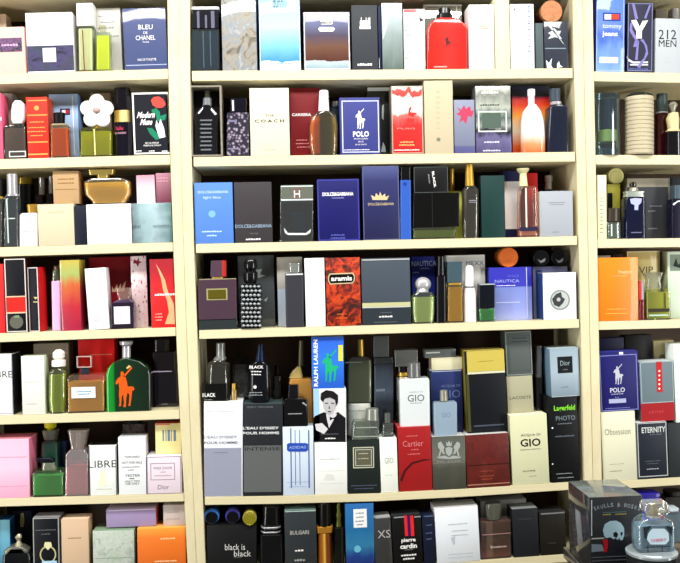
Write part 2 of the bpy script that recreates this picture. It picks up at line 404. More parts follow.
# unseen upright fill lights, added left and right to even out the falloff
for sx_ in (-1, 1):
    lamp(sx_*2.1, -1.5, .3, 1.9, LE2, z=1.25)
    o = C.objects[-1]; d_ = Vector((0, .1, 1.3))-Vector((sx_*2.1, -1.5, 1.25))
    o.rotation_mode = 'QUATERNION'; o.rotation_quaternion = d_.to_track_quat('-Z', 'Y')
w = bpy.data.worlds.new('world'); S.world = w; w.use_nodes = True
w.node_tree.nodes['Background'].inputs[0].default_value = (1, .985, .96, 1); w.node_tree.nodes['Background'].inputs[1].default_value = WE
vs_ = S.view_settings; vs_.view_transform = 'Standard'; vs_.look = 'None'; vs_.gamma = 1; vs_.use_curve_mapping = False; vs_.exposure = EXPO
# ================================================================ left bay, top row
a = Bx('L', 1, -9, 8, 14, 'beige carton behind the pink one at the photo edge', m((225, 205, 185)), Y=.078, D=.04)
a = Bx('L', 1, -8, 25.5, 27, 'pink carton with a dark picture strip', m((250, 205, 195)), D=.05)
a.panel(-8, 38, 22, 52, ramp([(.35, (70, 75, 110)), (.5, (150, 110, 150)), (.62, (60, 70, 80))], 'N', scale=5), 'picture_strip')
a.lines([(10, 45, 16)], m((225, 190, 220)), h=2, lvl=2)
a = Bx('L', 1, 27, 74, 12.5, 'wide carton, white above and dark violet below', W, m((240, 235, 238)), D=.055)
a.panel(27.5, 45.5, 74, 71, ramp([(.3, (40, 45, 60)), (.45, (95, 85, 130)), (.6, (70, 90, 100)), (.75, (110, 70, 120))], 'N', scale=4, stretch=(1, 1, .7)), 'dark_band')
a.panel(43, 48, 56, 62, W, 'white_square', 2); a.lines([(50, 27, 8)], m((235, 230, 230)))
a = Bt('L', 1, 76, 93, 3, 'tall peach bottle under a square white cap', D=.034)
glassbody(a, [(26, 77, 92.5), (None, 78, 93)], lq((255, 215, 170)), 28); a.sh('cap', [(3, 76, 92.5), (25.5, 76.5, 93)], W, r=.15)
a.bars([(83, 30, 84, 71)], m((150, 90, 50)), 'printed_stripe')
a = Bt('L', 1, 93.5, 110, 24, 'bright yellow flat bottle with a small clear stopper', D=.028)
glassbody(a, [(32, 95.4, 109.5), (None, 95.4, 110)], lq((250, 225, 40)), 35); a.sh('cap', [(24, 97, 105), (31.5, 98, 104.5)], glass((240, 240, 225)), r=.2, dw=.012)
a = Bx('L', 1, 97, 122, 8, 'film-wrapped white carton behind the yellow bottle', wrap((238, 238, 232)), Y=.045, D=.045)
a.lines([(108, 16, 18), (108, 22, 14), (106, 28, 16), (116, 36, 6)], GREY)
a = Bx('L', 1, 124, 167.2, 8, 'slate blue carton with white block lettering', wrap((92, 104, 148)), D=.05)
a.text('BLEU', 145.5, 27, 14, W, 4.5); a.text('DE', 145.5, 32.7, 4, W, 2.4); a.text('CHANEL', 145.5, 37.7, 19, W, 4.5); a.text('PARIS', 146, 42, 6, W, 1.5)
a.text('EAU DE TOILETTE', 147, 59.5, 18, W, 2.2); a.bars([(126, 64.5, 167, 65.3)], m((190, 200, 225)))
# ================================================================ left bay, second row
a = Bx('L', 2, -10, 2.6, 93, 'rose pink carton cut by the photo edge', m((235, 120, 150)), D=.05)
a.panel(-10, 117, 2.6, 121, m((240, 200, 215)), 'pale_band')
a = Bx('L', 2, 3, 14, 93.3, 'grey carton behind the white-capped clear bottle', m((190, 185, 180)), Y=.065, D=.04)
a = Bt('L', 2, 3, 25.5, 100, 'clear faceted bottle under a rounded white cap', D=.03)
glassbody(a, [(125, 6, 24), (127, 3.5, 25), (None, 4, 26)], lq((135, 95, 85)), 128, g=glass((215, 225, 220), .2), r=.15)
a.sh('cap', [(100, 13, 20), (103, 10.5, 23), (110, 9.5, 24.5), (119, 9.5, 24), (123, 11, 22)], W, r=.9, d=.8)
a.frame(9, 151, 26, 157, 1, m((230, 235, 230)), 'base_rim')
a = Bx('L', 2, 27, 48.5, 97, 'red carton with gold rules and fine gold text', m((232, 74, 58)), m((200, 90, 50)), D=.05)
gm = m((235, 180, 110)); a.bars([(27.5, 100, 48, 101), (27.5, 114.5, 48, 115.7), (27.5, 141.5, 48, 142.7), (27.5, 153.5, 48, 155)], gm, 'gold_rule')
a.lines([(37, 122, 14), (37, 127.5, 16), (37, 131.5, 18), (37, 135.5, 12)], gm); a.disc('emblem', 36.5, 108, 2.4, gm)
a = Bx('L', 2, 50, 79, 94, 'pale blue carton with a small flag, behind the amber bottle', m((185, 210, 240)), m((150, 180, 225)), Y=.058, D=.045)
a.panel(60, 108.5, 70, 115, m((60, 70, 110)), 'flag'); a.panel(62, 110, 65.5, 113.5, W, 'flag_white', 2); a.panel(65.5, 110, 69, 113.5, m((205, 50, 60)), 'flag_red', 2)
a.bars([(73, 96, 74, 155)], W)
a = Bt('L', 2, 49, 68.5, 112, 'amber bottle with a black cap before the pale blue carton', D=.03)
glassbody(a, [(125, 50, 67.5), (None, 50, 69)], lq((200, 95, 30)), 128, g=glass((255, 225, 190))); a.sh('cap', [(112, 51.5, 63.5), (123, 52, 63)], K, r=1, rnd=True); a.sh('collar', [(123.5, 50.5, 66), (125, 50.5, 66)], m((190, 180, 150)), r=.3)
a = Bx('L', 2, 92, 112, 93, 'tan carton behind the flower-capped bottle', m((150, 135, 115)), Y=.075, D=.04)
a = Bt('L', 2, 79, 112, 96, 'square yellow-green bottle topped with a big white flower', D=.034)
glassbody(a, [(127, 82, 109), (129, 80, 111), (None, 80, 111)], lq((195, 190, 80)), 131, g=glass((230, 235, 160), .2), r=.12)
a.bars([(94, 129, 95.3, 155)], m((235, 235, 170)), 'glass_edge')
fl = bmesh.new()
for i in range(5):
    an = rad(90+72*i); x, z = a.p(96.5+9.6*cos(an), 111-9.6*sin(an))
    v = bmesh.ops.create_uvsphere(fl, u_segments=14, v_segments=8, radius=1)['verts']
    for q in v: q.co = Vector((x+q.co.x*7.6*a.mpp, .004+q.co.y*.006, z+q.co.z*7.6*a.mpp))
link('flower_cap', fl, m((250, 248, 250), .35), a.o)
fl = bmesh.new(); x, z = a.p(96.5, 110)
v = bmesh.ops.create_uvsphere(fl, u_segments=14, v_segments=8, radius=1)['verts']
for q in v: q.co = Vector((x+q.co.x*3.6*a.mpp, -.001+q.co.y*.006, z+q.co.z*2.6*a.mpp))
link('flower_centre', fl, m((205, 180, 175)), a.o)
a.sh('neck', [(120, 92, 101), (128, 92, 101)], GD, r=1, rnd=True)
a = Bt('L', 2, 113, 131.5, 87, 'tall black bottle with a gold band and pink lettering', D=.034, Y=.02)
a.sh('bottle_body', [(122, 113, 131.3), (None, 113, 131.5)], pl((30, 26, 48)), r=.8); a.sh('gold_band', [(110, 113, 131.3), (122, 113, 131.3)], ramp([(0, (235, 210, 130)), (.3, (200, 165, 70)), (.5, (250, 235, 180)), (.75, (230, 215, 150)), (.9, (90, 75, 60))], 'X', rough=.3), r=.8)  # metal reflections painted as light and dark bands across the gold
a.sh('cap', [(87, 112.6, 129), (110, 113, 131)], pl((28, 22, 34)), r=.85); a.text('lulu', 119.5, 128, 7, m((230, 90, 120)), 4); a.text('GUINNESS', 120.5, 133, 11, m((235, 190, 205)), 2)
a = Bx('L', 2, 133, 169.2, 92, 'black white-edged carton with a red rose and white hand', K, W, D=.05, top=W)
a.frame(133, 92.5, 170, 154, 1.6, W); a.panel(135, 94.5, 169, 152.5, m((38, 42, 54)), 'dark_field')
a.poly('rose', [[(151, 100), (154, 97), (159, 96.5), (163, 99), (166, 104), (163, 107.5), (157, 108), (152.5, 105)]], m((240, 100, 90)), 2)
a.poly('stem_and_leaves', [[(151.5, 110), (156, 108), (160, 112), (160, 121), (157, 121), (156, 114), (152, 113)], [(160, 116), (167, 114), (165, 120), (160, 121)], [(147, 128), (152, 128), (158, 134), (159, 139), (156, 140), (153, 137), (150, 134)]], m((45, 150, 120)), 2)
a.poly('hand_print', [[(156.5, 120), (158.5, 125), (160.5, 119), (162.5, 124), (164, 128), (165.5, 137), (159.5, 138.5), (157, 131), (155.5, 126)]], W, 3)
a.text('Modern\nMuse', 146, 118.5, 18, W, 13, lvl=3, shear=.5, bold=.03); a.text('EAU DE PARFUM', 152, 143, 13, W, 1.8, lvl=2); a.text('PERFUME SPRAY', 152.5, 145.5, 17, W, 1.6, lvl=2); a.lines([(139, 151, 6), (152, 151, 6), (165, 151, 6)], W, lvl=2)
# ================================================================ left bay, third row
a = Bt('L', 3, -8, 2.4, 178, 'dark clear bottle with a gold ring cut by the photo edge', D=.03)
glassbody(a, [(198, -8, 2), (None, -8, 2)], lq((70, 60, 50)), 203); a.sh('gold_ring', [(196.5, -8, 2.2), (198.5, -8, 2.2)], GD); a.sh('cap', [(178, -7, 1.5), (196, -7, 1.5)], K, r=.8)
a = Bt('L', 3, 3, 18.5, 173.5, 'tall smoky glass bottle with a long silver cap', D=.026)
glassbody(a, [(196, 4, 17.5), (None, 3.5, 18)], lq((70, 80, 90)), 199, g=glass((215, 225, 225), .25)); a.sh('cap', [(173.5, 5, 15.5), (194, 5.5, 16)], SV, r=1, rnd=True); a.sh('collar', [(194, 4.5, 18), (196, 4.5, 18)], SV, r=1)
a.bars([(7, 199, 8.2, 243), (7, 218, 15, 219)], m((215, 225, 225)), 'printed_line')
a = Bt('L', 3, 17, 33, 177, 'black bottle with a gold band in the shade', Y=.08, D=.035)
a.sh('bottle_body', [(184, 17, 31), (None, 18, 31)], pl((30, 32, 36)), r=.4); a.sh('gold_band', [(177, 17, 31), (184, 17, 31)], mt((160, 140, 70)), r=.6)
a = Bt('L', 3, 33.5, 44, 177, 'dark maroon bottle with a silver cap, left of its twin', Y=.078, D=.028)
a.sh('bottle_body', [(195, 34.8, 43), (None, 34.8, 43)], pl((60, 20, 30)), r=.5); a.sh('cap', [(177, 37, 43), (194.5, 37, 43)], SV, r=1, rnd=True)
a = Bt('L', 3, 45, 53, 175.5, 'dark maroon bottle with a silver cap, beside the tan carton', Y=.078, D=.028)
a.sh('bottle_body', [(194, 46.5, 52.5), (None, 46.5, 52.5)], pl((55, 20, 28)), r=.5); a.sh('cap', [(175.5, 47, 52.5), (193.5, 47, 52.5)], SV, r=1, rnd=True)
a = Bt('L', 3, 18, 37.3, 204, 'small white bottle with a gold and clear cap', D=.028)
a.sh('bottle_body', [(213, 21, 36), (215, 19.4, 37), (None, 19.4, 37.3)], m((248, 245, 246), .3, 0, .5), r=.25); a.sh('cap', [(204, 25, 36.5), (213, 26, 36.5)], mt((205, 170, 90)), r=1, dw=.016); a.lines([(29, 231, 12)], GREY)
a5 = Bx('L', 3, 38, 74.3, 204, 'square beige carton under the tan one', m((220, 212, 188)), D=.06, top=m((240, 232, 205)))
a5.lines([(56, 212, 16)], m((205, 195, 165)))
a7 = Bx('L', 3, 75, 86, 205.5, 'narrow blue-black carton between beige and white ones', m((44, 50, 68)), D=.06)
a8 = Bx('L', 3, 86.7, 131.6, 204, 'wide white carton under the gold glass bottle', W, D=.06)
a8.bars([(88, 222.5, 131, 223.3)], m((215, 210, 215)))
a = Bx('L', 3, 53, 79, 171, 'tan carton resting on the square beige carton', m((200, 172, 135)), m((180, 148, 110)), on=a5, Y=.014, D=.045)
a.lines([(66, 179, 16), (66, 183, 16)], m((165, 125, 85))); a.bars([(55, 189, 77, 189.8)], m((175, 140, 100)))
a = Bt('L', 3, 81, 130, 169, 'broad golden glass bottle lying on the wide white carton', on=a8, Y=.014, D=.042)
glassbody(a, [(178, 88, 122), (181, 82.5, 129.5), (194, 84, 130), (200, 90, 126), (None, 92, 124)], lq((235, 190, 70)), 182, g=glass((250, 235, 190), .3), r=.5)
a.sh('cap', [(169, 87, 113), (174, 88, 112), (174, 96, 107), (178, 96, 107)], mt((235, 215, 140), .2), r=.4, d=.6)
a10 = Bx('L', 3, 132.6, 172, 203, 'grey-teal carton with a silvery sheen', ramp([(0, (130, 150, 155)), (.3, (170, 195, 200)), (.55, (185, 205, 212)), (1, (120, 150, 152))], 'X', .6, 3, coat=.7), D=.06, top=m((225, 235, 235)))  # sheen painted into the front colour as a paler middle
a10.text('DKNY', 136.5, 227, 9, m((80, 95, 100)), 3.4); a10.text('WOMEN', 162, 226.5, 18, m((95, 120, 125)), 3.4)
a = Bx('L', 3, 136.5, 155, 175, 'pale pink and white carton on the teal one', ramp([(0, (252, 240, 245)), (.45, (245, 220, 230)), (1, (205, 160, 175))]), on=a10, Y=.014, D=.035)
a = Bx('L', 3, 156, 171.5, 173, 'mauve carton on the teal one beside the divider', ramp([(0, (140, 75, 100)), (1, (195, 150, 165))]), on=a10, Y=.014, D=.035)
a.lines([(163, 178, 11), (163, 181, 11)], m((220, 185, 195)))
# ================================================================ left bay, fourth row
a = Bx('L', 4, -10, 4.6, 264, 'glossy red carton cut by the photo edge', ramp([(0, (235, 40, 45)), (.6, (240, 70, 75)), (1, (225, 60, 60))], 'X'), D=.05)
a = Bx('L', 4, 5.3, 26.7, 258.5, 'black and red carton with white edges and round emblem', m((22, 26, 38)), m((70, 20, 25)), D=.05)
a.frame(5.3, 258.7, 26.7, 332, 1, m((225, 220, 215))); a.panel(6.3, 297.5, 25.8, 312, m((228, 58, 48)), 'red_band'); a.bars([(6.3, 296, 25.8, 297.2), (6.3, 312, 25.8, 313.4)], m((235, 205, 180)), lvl=2)
a.disc('emblem', 16.5, 322, 6.5, m((120, 122, 110)), 2); a.lines([(17, 316.5, 5)], m((150, 180, 150)), h=2.4, lvl=3)
a = Bx('L', 4, 27.6, 43, 267, 'slim black carton with white edges and a red side', m((22, 22, 40)), m((205, 40, 45)), D=.036, top=m((235, 200, 195)), rot=14, Y=.004)
a.frame(27.7, 267.3, 43, 332, .9, m((235, 225, 225))); a.poly('emblem', [[(33, 297), (38, 297), (35.5, 299.6)], [(32.8, 301.5), (38.4, 301.5), (38.4, 302.5), (32.8, 302.5)]], m((220, 205, 150)))
a = Bt('L', 4, 51, 60, 266, 'lilac bottle half hidden behind the rainbow carton', Y=.02, D=.028)
a.sh('bottle_body', [(281, 51, 61), (None, 52, 61)], lq((215, 165, 205)), r=.4); a.sh('cap', [(270, 52, 58), (281, 51.5, 60)], glass((215, 225, 200), .3), r=.6); a.sh('cap_top', [(266, 52, 57), (270, 52, 58)], mt((150, 130, 120)), r=1, rnd=True)
a = Bx('L', 4, 60.5, 82, 260, 'rainbow carton fading from yellow-green to raspberry', ramp([(0, (190, 50, 95)), (.35, (205, 60, 80)), (.6, (210, 120, 70)), (.8, (175, 190, 120)), (1, (200, 185, 100))], 'Z', .35, 2.4, coat=.4), ramp([(0, (150, 30, 60)), (.6, (150, 50, 70)), (.85, (150, 140, 60)), (1, (190, 175, 90))]), D=.045, rot=4)
a = Bx('L', 4, 88, 109, 268, 'plain white carton leaning slightly on a clear-topped bottle', W, m((235, 228, 235)), D=.04, lean=2.2)
a.bars([(89, 286.5, 107, 287.2)], m((205, 200, 205))); a.lines([(99, 320, 8)], GREY, h=.6)
a = Bx('L', 4, 90, 131, 257, 'dark red carton with cream scribble at the back', m((165, 40, 55)), m((110, 20, 35)), Y=.068, D=.05)
a.poly('scribble', [[(112, 286), (114, 290), (117, 284), (118, 289), (121, 283), (121, 290), (124, 283), (126, 281), (124, 291), (112, 292)]], m((240, 215, 185)))
a = Bt('L', 4, 109.5, 135, 286, 'square purple-edged bottle with white label and clear stopper', D=.03)
a.sh('bottle_body', [(303, 110.5, 134), (None, 111, 134)], tg((75, 55, 85)), r=.15); a.panel(114, 306.5, 130, 324, m((240, 235, 240)), 'label'); a.sh('stopper', [(288, 115.5, 129.5), (297, 117, 129), (302.8, 119, 128)], glass((245, 225, 215), .35), r=.4, d=.6)
a.sh('shoulder', [(299.5, 117, 131), (303, 112, 133)], mt((120, 105, 130)), r=.3); a.bars([(112, 326, 132, 327.5)], m((45, 35, 50)))
a = Bx('L', 4, 131.5, 147.5, 256, 'white carton printed with red blossoms', ramp([(0, (205, 60, 85)), (.16, (205, 90, 110)), (.24, (245, 225, 230)), (1, (250, 245, 246))], 'V', scale=5, stretch=(1, 1, 2.6)), K, D=.045, Y=.04)
a.poly('star_blossom', [[(134, 259), (136.5, 261), (139, 257.5), (139, 261), (142, 262), (139, 263.5), (138, 267), (136, 263.5), (133, 263.5)]], m((160, 60, 90)))
a = Bx('L', 4, 150.5, 174.6, 259, 'red carton with a cream flame swirl and white name', ramp([(0, (235, 55, 55)), (.5, (230, 60, 65)), (.8, (190, 45, 60)), (1, (175, 35, 55))]), D=.05)
a.poly('flame_print', [[(156, 264), (160, 270), (165, 280), (168, 292), (174, 304), (175, 324), (165, 324), (169, 312), (167, 300), (163, 290), (161, 278)]], m((250, 190, 150)))
a.lines([(165, 294.5, 20)], W, h=2, lvl=2); a.lines([(159, 314, 7), (159, 317, 8), (159, 320, 6)], m((250, 190, 180)))
# ================================================================ left bay, fifth row
a = Bx('L', 5, -20, 14.5, 354, 'white carton with big dark letters cut by the photo edge', W, m((30, 34, 44)), D=.05, top=K, rot=5, Y=.002)
a.text('LIBRE', .5, 374.5, 23, m((40, 45, 50)), 6.4); a.frame(-19, 355, 13.6, 414, .5, m((170, 165, 190)))
a = Bx('L', 5, 34, 69, 343.5, 'grey-beige carton at the back behind the green bottle', m((170, 160, 145)), Y=.075, D=.05)
a.bars([(35, 353, 68, 353.8)], m((200, 190, 175)))
a = Bx('L', 5, 21.5, 44.5, 356, 'plain off-white carton left of the olive bottle', m((240, 238, 232)), m((215, 225, 205)), D=.04)
a.lines([(31, 382, 12)], GREY, h=.5); a.lines([(32, 404, 10)], GREY, h=.5)
a = Bt('L', 5, 46, 66, 350, 'olive green round bottle with a white ball cap', D=.03)
glassbody(a, [(369, 51, 62), (373, 47, 65.5), (400, 46.5, 65.5), (None, 48, 64.5)], lq((170, 180, 50)), 375, g=glass((225, 235, 190), .2), r=.9)
a.sh('cap', [(350, 54, 60), (353, 51, 63), (358, 51, 63), (360, 53, 61), (361, 50, 64), (367, 50, 64)], m((245, 245, 240), .3), r=1, rnd=True)
a = Bt('L', 5, 66.7, 104.5, 356, 'wide amber bottle with white label and square glass ring stopper', D=.04)
glassbody(a, [(375, 69, 103), (378, 67, 104), (None, 67.5, 104.5)], lq((245, 175, 40)), 382, g=glass((250, 240, 225), .25), r=.15)
a.panel(71.5, 387, 95.5, 398, m((235, 245, 250)), 'label'); a.lines([(84, 391.5, 15), (84, 394, 12)], m((110, 160, 190)), lvl=2)
a.sh('neck', [(368.5, 79, 87.5), (375, 79, 87.5)], m((60, 70, 85), .3), r=.4, dw=.014)
bm = bmesh.new(); q0, z0 = a.p(75.5, 368.5); q1, z1 = a.p(90, 356.5); t = .0022
for r_ in ((q0, q1, z1-t, z1), (q0, q1, z0, z0+t), (q0, q0+t, z0+t, z1-t), (q1-t, q1, z0+t, z1-t)): addbox(bm, r_[0], r_[1], .011, .021, r_[2], r_[3], .0004)
link('stopper_ring', bm, m((235, 215, 210), .1, 0, .5, .4), a.o)
a = Bx('L', 5, 78.5, 115, 339.5, 'red carton at the back above the amber bottle', m((235, 50, 48)), m((150, 30, 35)), Y=.065, D=.05)
a.lines([(101, 354.5, 22)], m((235, 150, 130)), h=1)
a = Bt('L', 5, 105, 151, 342, 'big arched emerald bottle with an orange horse rider', D=.042)
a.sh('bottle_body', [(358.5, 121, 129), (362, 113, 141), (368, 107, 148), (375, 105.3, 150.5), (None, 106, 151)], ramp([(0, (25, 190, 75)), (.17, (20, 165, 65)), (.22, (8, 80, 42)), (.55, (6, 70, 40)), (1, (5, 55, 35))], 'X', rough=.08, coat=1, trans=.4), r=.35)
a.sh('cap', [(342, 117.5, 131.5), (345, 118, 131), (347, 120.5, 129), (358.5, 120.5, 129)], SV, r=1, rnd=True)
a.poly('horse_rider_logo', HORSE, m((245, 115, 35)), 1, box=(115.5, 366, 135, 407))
a.poly('mallet_tip', [[(126, 368), (129, 365), (131, 366.5), (127.5, 369)]], m((225, 200, 140)), 2)
a = Bt('L', 5, 150, 178, 340, 'dark violet-black bottle beside the emerald one', Y=.052, D=.034)
a.sh('bottle_body', [(370, 154, 176), (374, 151.5, 177.5), (None, 152, 178)], tg((42, 32, 52)), r=.2); a.sh('shoulder', [(352, 152, 175), (355, 152, 176), (370, 153, 176)], tg((50, 25, 40)), r=.3); a.sh('cap', [(340, 153, 168), (352, 153, 168)], pl((35, 30, 30)), r=.6)
a.bars([(152, 371, 172, 372)], m((200, 195, 215)), 'shoulder_line'); a.lines([(165, 404, 6)], GREY)
# ================================================================ left bay, sixth row
a = Bx('L', 6, -20, 29, 439, 'large pink carton with faint ridges', ramp([(0, (248, 195, 222)), (.5, (252, 215, 235)), (1, (250, 200, 220))]), m((225, 140, 165)), D=.07, top=m((225, 150, 165)))
a.bars([(-18, 457, 27, 457.8), (-18, 486, 27, 486.8)], m((232, 180, 200)))
a = Bt('L', 6, 40, 58, 421, 'tall teal bottle with a yellow flower stopper', Y=.05, D=.03)
glassbody(a, [(441, 43, 56), (444, 40.5, 57.5), (None, 41, 58)], lq((60, 165, 145)), 444, g=glass((200, 235, 220), .2)); a.sh('collar', [(431, 41, 57), (440.5, 43, 55.5)], glass((225, 235, 215), .4), r=.6)
a.sh('flower_stopper', [(421, 45, 52), (423, 42.5, 54.5), (428, 42.5, 54.5), (431, 46, 51.5)], m((235, 230, 60), .4), r=1, rnd=True)
a = Bt('L', 6, 58.5, 66.5, 437, 'slim blue bottle behind the red one', Y=.084, D=.018)
a.sh('bottle_body', [(441, 58.5, 66.3), (None, 58.5, 66.5)], tg((55, 95, 150)), r=.6); a.sh('cap', [(437, 60, 65), (441, 60, 65)], K)
a = Bt('L', 6, 31, 63.5, 459, 'low green bottle with a dark bow at its neck', D=.034)
glassbody(a, [(471, 34, 61), (474, 31.5, 63), (None, 32, 63.5)], lq((90, 185, 130)), 476, g=glass((215, 235, 190), .2), r=.3); a.sh('neck', [(464, 41, 53), (471, 40, 54)], glass((235, 235, 215), .4), r=.8, d=.5)
a.sh('bow', [(459, 34, 50), (461, 34, 53), (463.7, 38, 53)], pl((25, 30, 50)), r=.5, d=.5)
a = Bt('L', 6, 63.8, 90, 431, 'clear bottle part-filled with red beneath a faceted cap', D=.034)
glassbody(a, [(450, 69, 85), (455, 65, 88), (None, 64.5, 88.6)], lq((230, 50, 60)), 467, g=glass((245, 235, 238), .5), r=.25)
a.sh('cap', [(431, 66.5, 87), (434, 67.5, 86.5), (447, 70, 84), (450, 70, 84)], glass((225, 210, 200), .5), r=.4, d=.8); a.sh('pump', [(434, 74, 79), (450, 74, 79)], SV, r=1, rnd=True)
a = Bt('L', 6, 122, 146, 424, 'dark mottled bottle behind the white text carton', Y=.08, D=.03)
a.sh('bottle_body', [(424, 122, 146), (None, 122, 146)], ramp([(.4, (60, 55, 55)), (.6, (110, 100, 95))], 'N', scale=6), r=.4); a.sh('cap', [(420, 128, 140), (424, 128, 140)], K)
a = Bx('L', 6, 88.5, 116.5, 445, 'white black-topped carton with one big grey word across it', m((246, 250, 248)), K, D=.045, top=K)
a.text('LIBRE', 102.5, 464, 27, m((70, 80, 80)), 7); a.bars([(88.8, 446, 90, 497), (115.8, 446, 116.5, 497)], m((60, 60, 70))); a.poly('faint_emblem', [[(101, 470), (105, 470), (107, 486), (98, 486)]], m((238, 240, 220))); a.lines([(104, 489, 16)], m((215, 215, 200)))
a = Bx('L', 6, 118, 145.5, 437, 'white tester carton with six rows of dark text', m((246, 250, 252)), m((215, 220, 225)), D=.045)
a.text('TOM FORD', 132, 457, 15, INK, 2.6); a.text('NOT FOR SALE', 132, 462.5, 20, INK, 2.4); a.lines([(131, 467, 18), (131, 470, 6)], GREY)
a.text('TESTER', 132.5, 475.5, 15, INK, 2.4); a.lines([(132, 478.5, 5)], INK); a.text('ONLY TEST\nUSE ONLY', 132.5, 482.5, 15, INK, 4.4)
a8 = Bx('L', 6, 146.5, 181.5, 456, 'pale pink-white carton with a thin framed title', m((240, 228, 238)), W, D=.06, top=m((248, 246, 248)))
a8.frame(147, 456.5, 181, 494, .6, m((170, 160, 175))); a8.frame(150.5, 463, 175, 480, .7, m((175, 165, 175))); a8.text('MISS DIOR', 163, 468, 18, m((160, 145, 155)), 2.6); a8.lines([(163, 472, 6), (163, 475.5, 17)], m((190, 180, 190))); a8.text('Dior', 163.5, 487, 11, m((150, 145, 160)), 4.4)
a = Bx('L', 6, 155, 181, 423.5, 'cream carton showing a grey barcode panel', m((245, 235, 180)), m((225, 110, 95)), on=a8, Y=.02, D=.035, top=m((225, 80, 85)))
a.bars([(162.5, 430, 164, 441), (165.5, 430, 166.5, 441), (167.5, 430, 170, 441), (171, 430, 171.8, 441), (173.5, 430, 176, 441)], m((135, 155, 170)), 'barcode'); a.bars([(155.5, 424, 170, 425)], m((235, 110, 110)))
# ================================================================ left bay, bottom row
a = Bx('L', 7, -12, 10, 520, 'light blue carton cut by the photo edge', ramp([(0, (90, 170, 210)), (1, (150, 205, 220))]), m((50, 110, 165)), D=.04, Y=.04)
a = Bx('L', 7, 11, 32, 511, 'midnight blue carton with a small gold figure', m((22, 28, 66)), Y=.085, D=.05)
a.poly('gold_figure', [[(21, 513), (23.5, 513), (24.5, 520), (23.5, 527), (20.5, 527), (20, 520)]], m((190, 190, 130)))
a = Bt('L', 7, 0, 31, 536, 'silver-necked dark bottle with ornate metal shoulders', D=.03)
a.sh('bottle_body', [(549, 8, 24), (556, 2, 30), (None, 1, 31)], tg((40, 44, 50)), r=.4); a.sh('cap', [(536, 15, 19), (539, 13, 20), (543, 15, 18.5), (548, 12.5, 21)], mt((205, 200, 175)), r=1, rnd=True); a.sh('ornate_shoulder', [(547, 9, 22), (551, 3, 28), (553.5, 3, 28)], mt((150, 150, 140)), r=.5)
a = Bx('L', 7, 32.5, 59.5, 517.5, 'black silver-edged carton with a drawn ring', m((22, 28, 40)), m((120, 120, 118)), D=.045, top=SV)
a.frame(32.6, 517.8, 59.4, 590, .9, m((185, 188, 185))); a.lines([(46, 530, 20), (46, 534, 9)], m((120, 125, 125))); a.disc('ring_print', 48, 554.5, 8, m((205, 200, 160)), ri=6.7, sy=1.1); a.poly('gem_print', [[(45, 542), (51, 542), (52, 546), (48, 550), (44, 546)]], m((230, 230, 190)), 2); a.panel(42, 560.8, 57, 567, m((190, 225, 245)), 'label', 2)
a = Bx('L', 7, 61, 88.5, 519, 'flesh-beige carton with one short printed word', m((222, 198, 172)), m((200, 178, 150)), D=.045, top=m((235, 215, 190)))
a.lines([(75, 538, 13)], m((150, 120, 95)), h=.9)
a6 = Bx('L', 7, 92.5, 134, 530.5, 'pale green-grey carton with embossed pattern', ramp([(.35, (190, 205, 190)), (.5, (208, 215, 208)), (.65, (180, 192, 180))], 'N', scale=5), m((150, 175, 150)), D=.06)
a6.bars([(96, 557.5, 131, 558.3)], m((165, 180, 165)))
a8 = Bx('L', 7, 137, 185.6, 528, 'bright orange carton under the lilac and cream ones', ramp([(0, (235, 130, 50)), (.8, (240, 145, 60)), (1, (250, 175, 80))]), D=.06, top=m((250, 190, 110)))
a8.lines([(168, 538.5, 15)], m((250, 215, 170)), h=1.6); a8.lines([(166, 561, 22)], m((250, 215, 170)), h=1.4)
a = Bx('L', 7, 106, 156, 509, 'lilac carton laid across the green-grey and orange ones', m((180, 165, 200)), m((225, 130, 110)), on=a8, Y=.016, D=.05, lean=.6, top=m((220, 205, 225)))
a.bars([(108, 509.5, 155, 510.4)], m((235, 225, 240)))
a = Bx('L', 7, 163, 185, 505, 'small cream carton on the orange one by the divider', m((215, 205, 200)), on=a8, Y=.016, D=.045)
a.lines([(173, 512, 12), (173, 519, 14)], m((190, 180, 175)))
# ================================================================ middle bay, top row
a = Bt('M', 1, 190.8, 219.5, 7, 'square blue-black glass bottle with a white-topped ribbed cap', D=.034)
glassbody(a, [(29, 191, 219), (None, 191, 219.5)], lq((45, 62, 75)), 31, g=glass((190, 210, 220), .25), r=.12)
a.sh('cap', [(9.5, 192, 218.5), (28.5, 192, 218.5)], pl((28, 30, 48)), r=.2); a.sh('cap_top', [(6.5, 191.5, 219), (9.4, 191.5, 219)], W, r=.2)
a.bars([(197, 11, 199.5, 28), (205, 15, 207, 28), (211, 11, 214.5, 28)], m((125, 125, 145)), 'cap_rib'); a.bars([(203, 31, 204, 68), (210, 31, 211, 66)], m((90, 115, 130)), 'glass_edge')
a = Bx('M', 1, 221.5, 257.5, -3, 'tall crumpled-silver carton running out of the photo top', ramp([(.3, (130, 126, 118)), (.45, (182, 176, 165)), (.55, (160, 168, 176)), (.7, (196, 194, 188))], 'N', scale=3, coat=.8, stretch=(1, 1, 1.6)), m((120, 150, 190)), D=.05, rot=3)
a = Bx('M', 1, 259, 301.5, -3, 'tall pale blue carton with a white square logo at its top', ramp([(0, (225, 240, 245)), (.13, (235, 245, 250)), (.14, (95, 170, 225)), (.35, (150, 210, 240)), (.6, (195, 232, 246)), (1, (170, 225, 250))], 'Z', .12, 3, coat=.5), m((60, 110, 180)), D=.055, rot=3)
a.frame(259.3, -7, 300, 69.3, .8, m((225, 245, 250))); a.text('dunhill', 279.5, 2, 14, m((90, 120, 160)), 11, bold=.02); a.panel(272.5, 7.8, 286, 12.5, W, 'white_tab')
a.lines([(280, 63.5, 26)], m((150, 170, 190)), h=1)
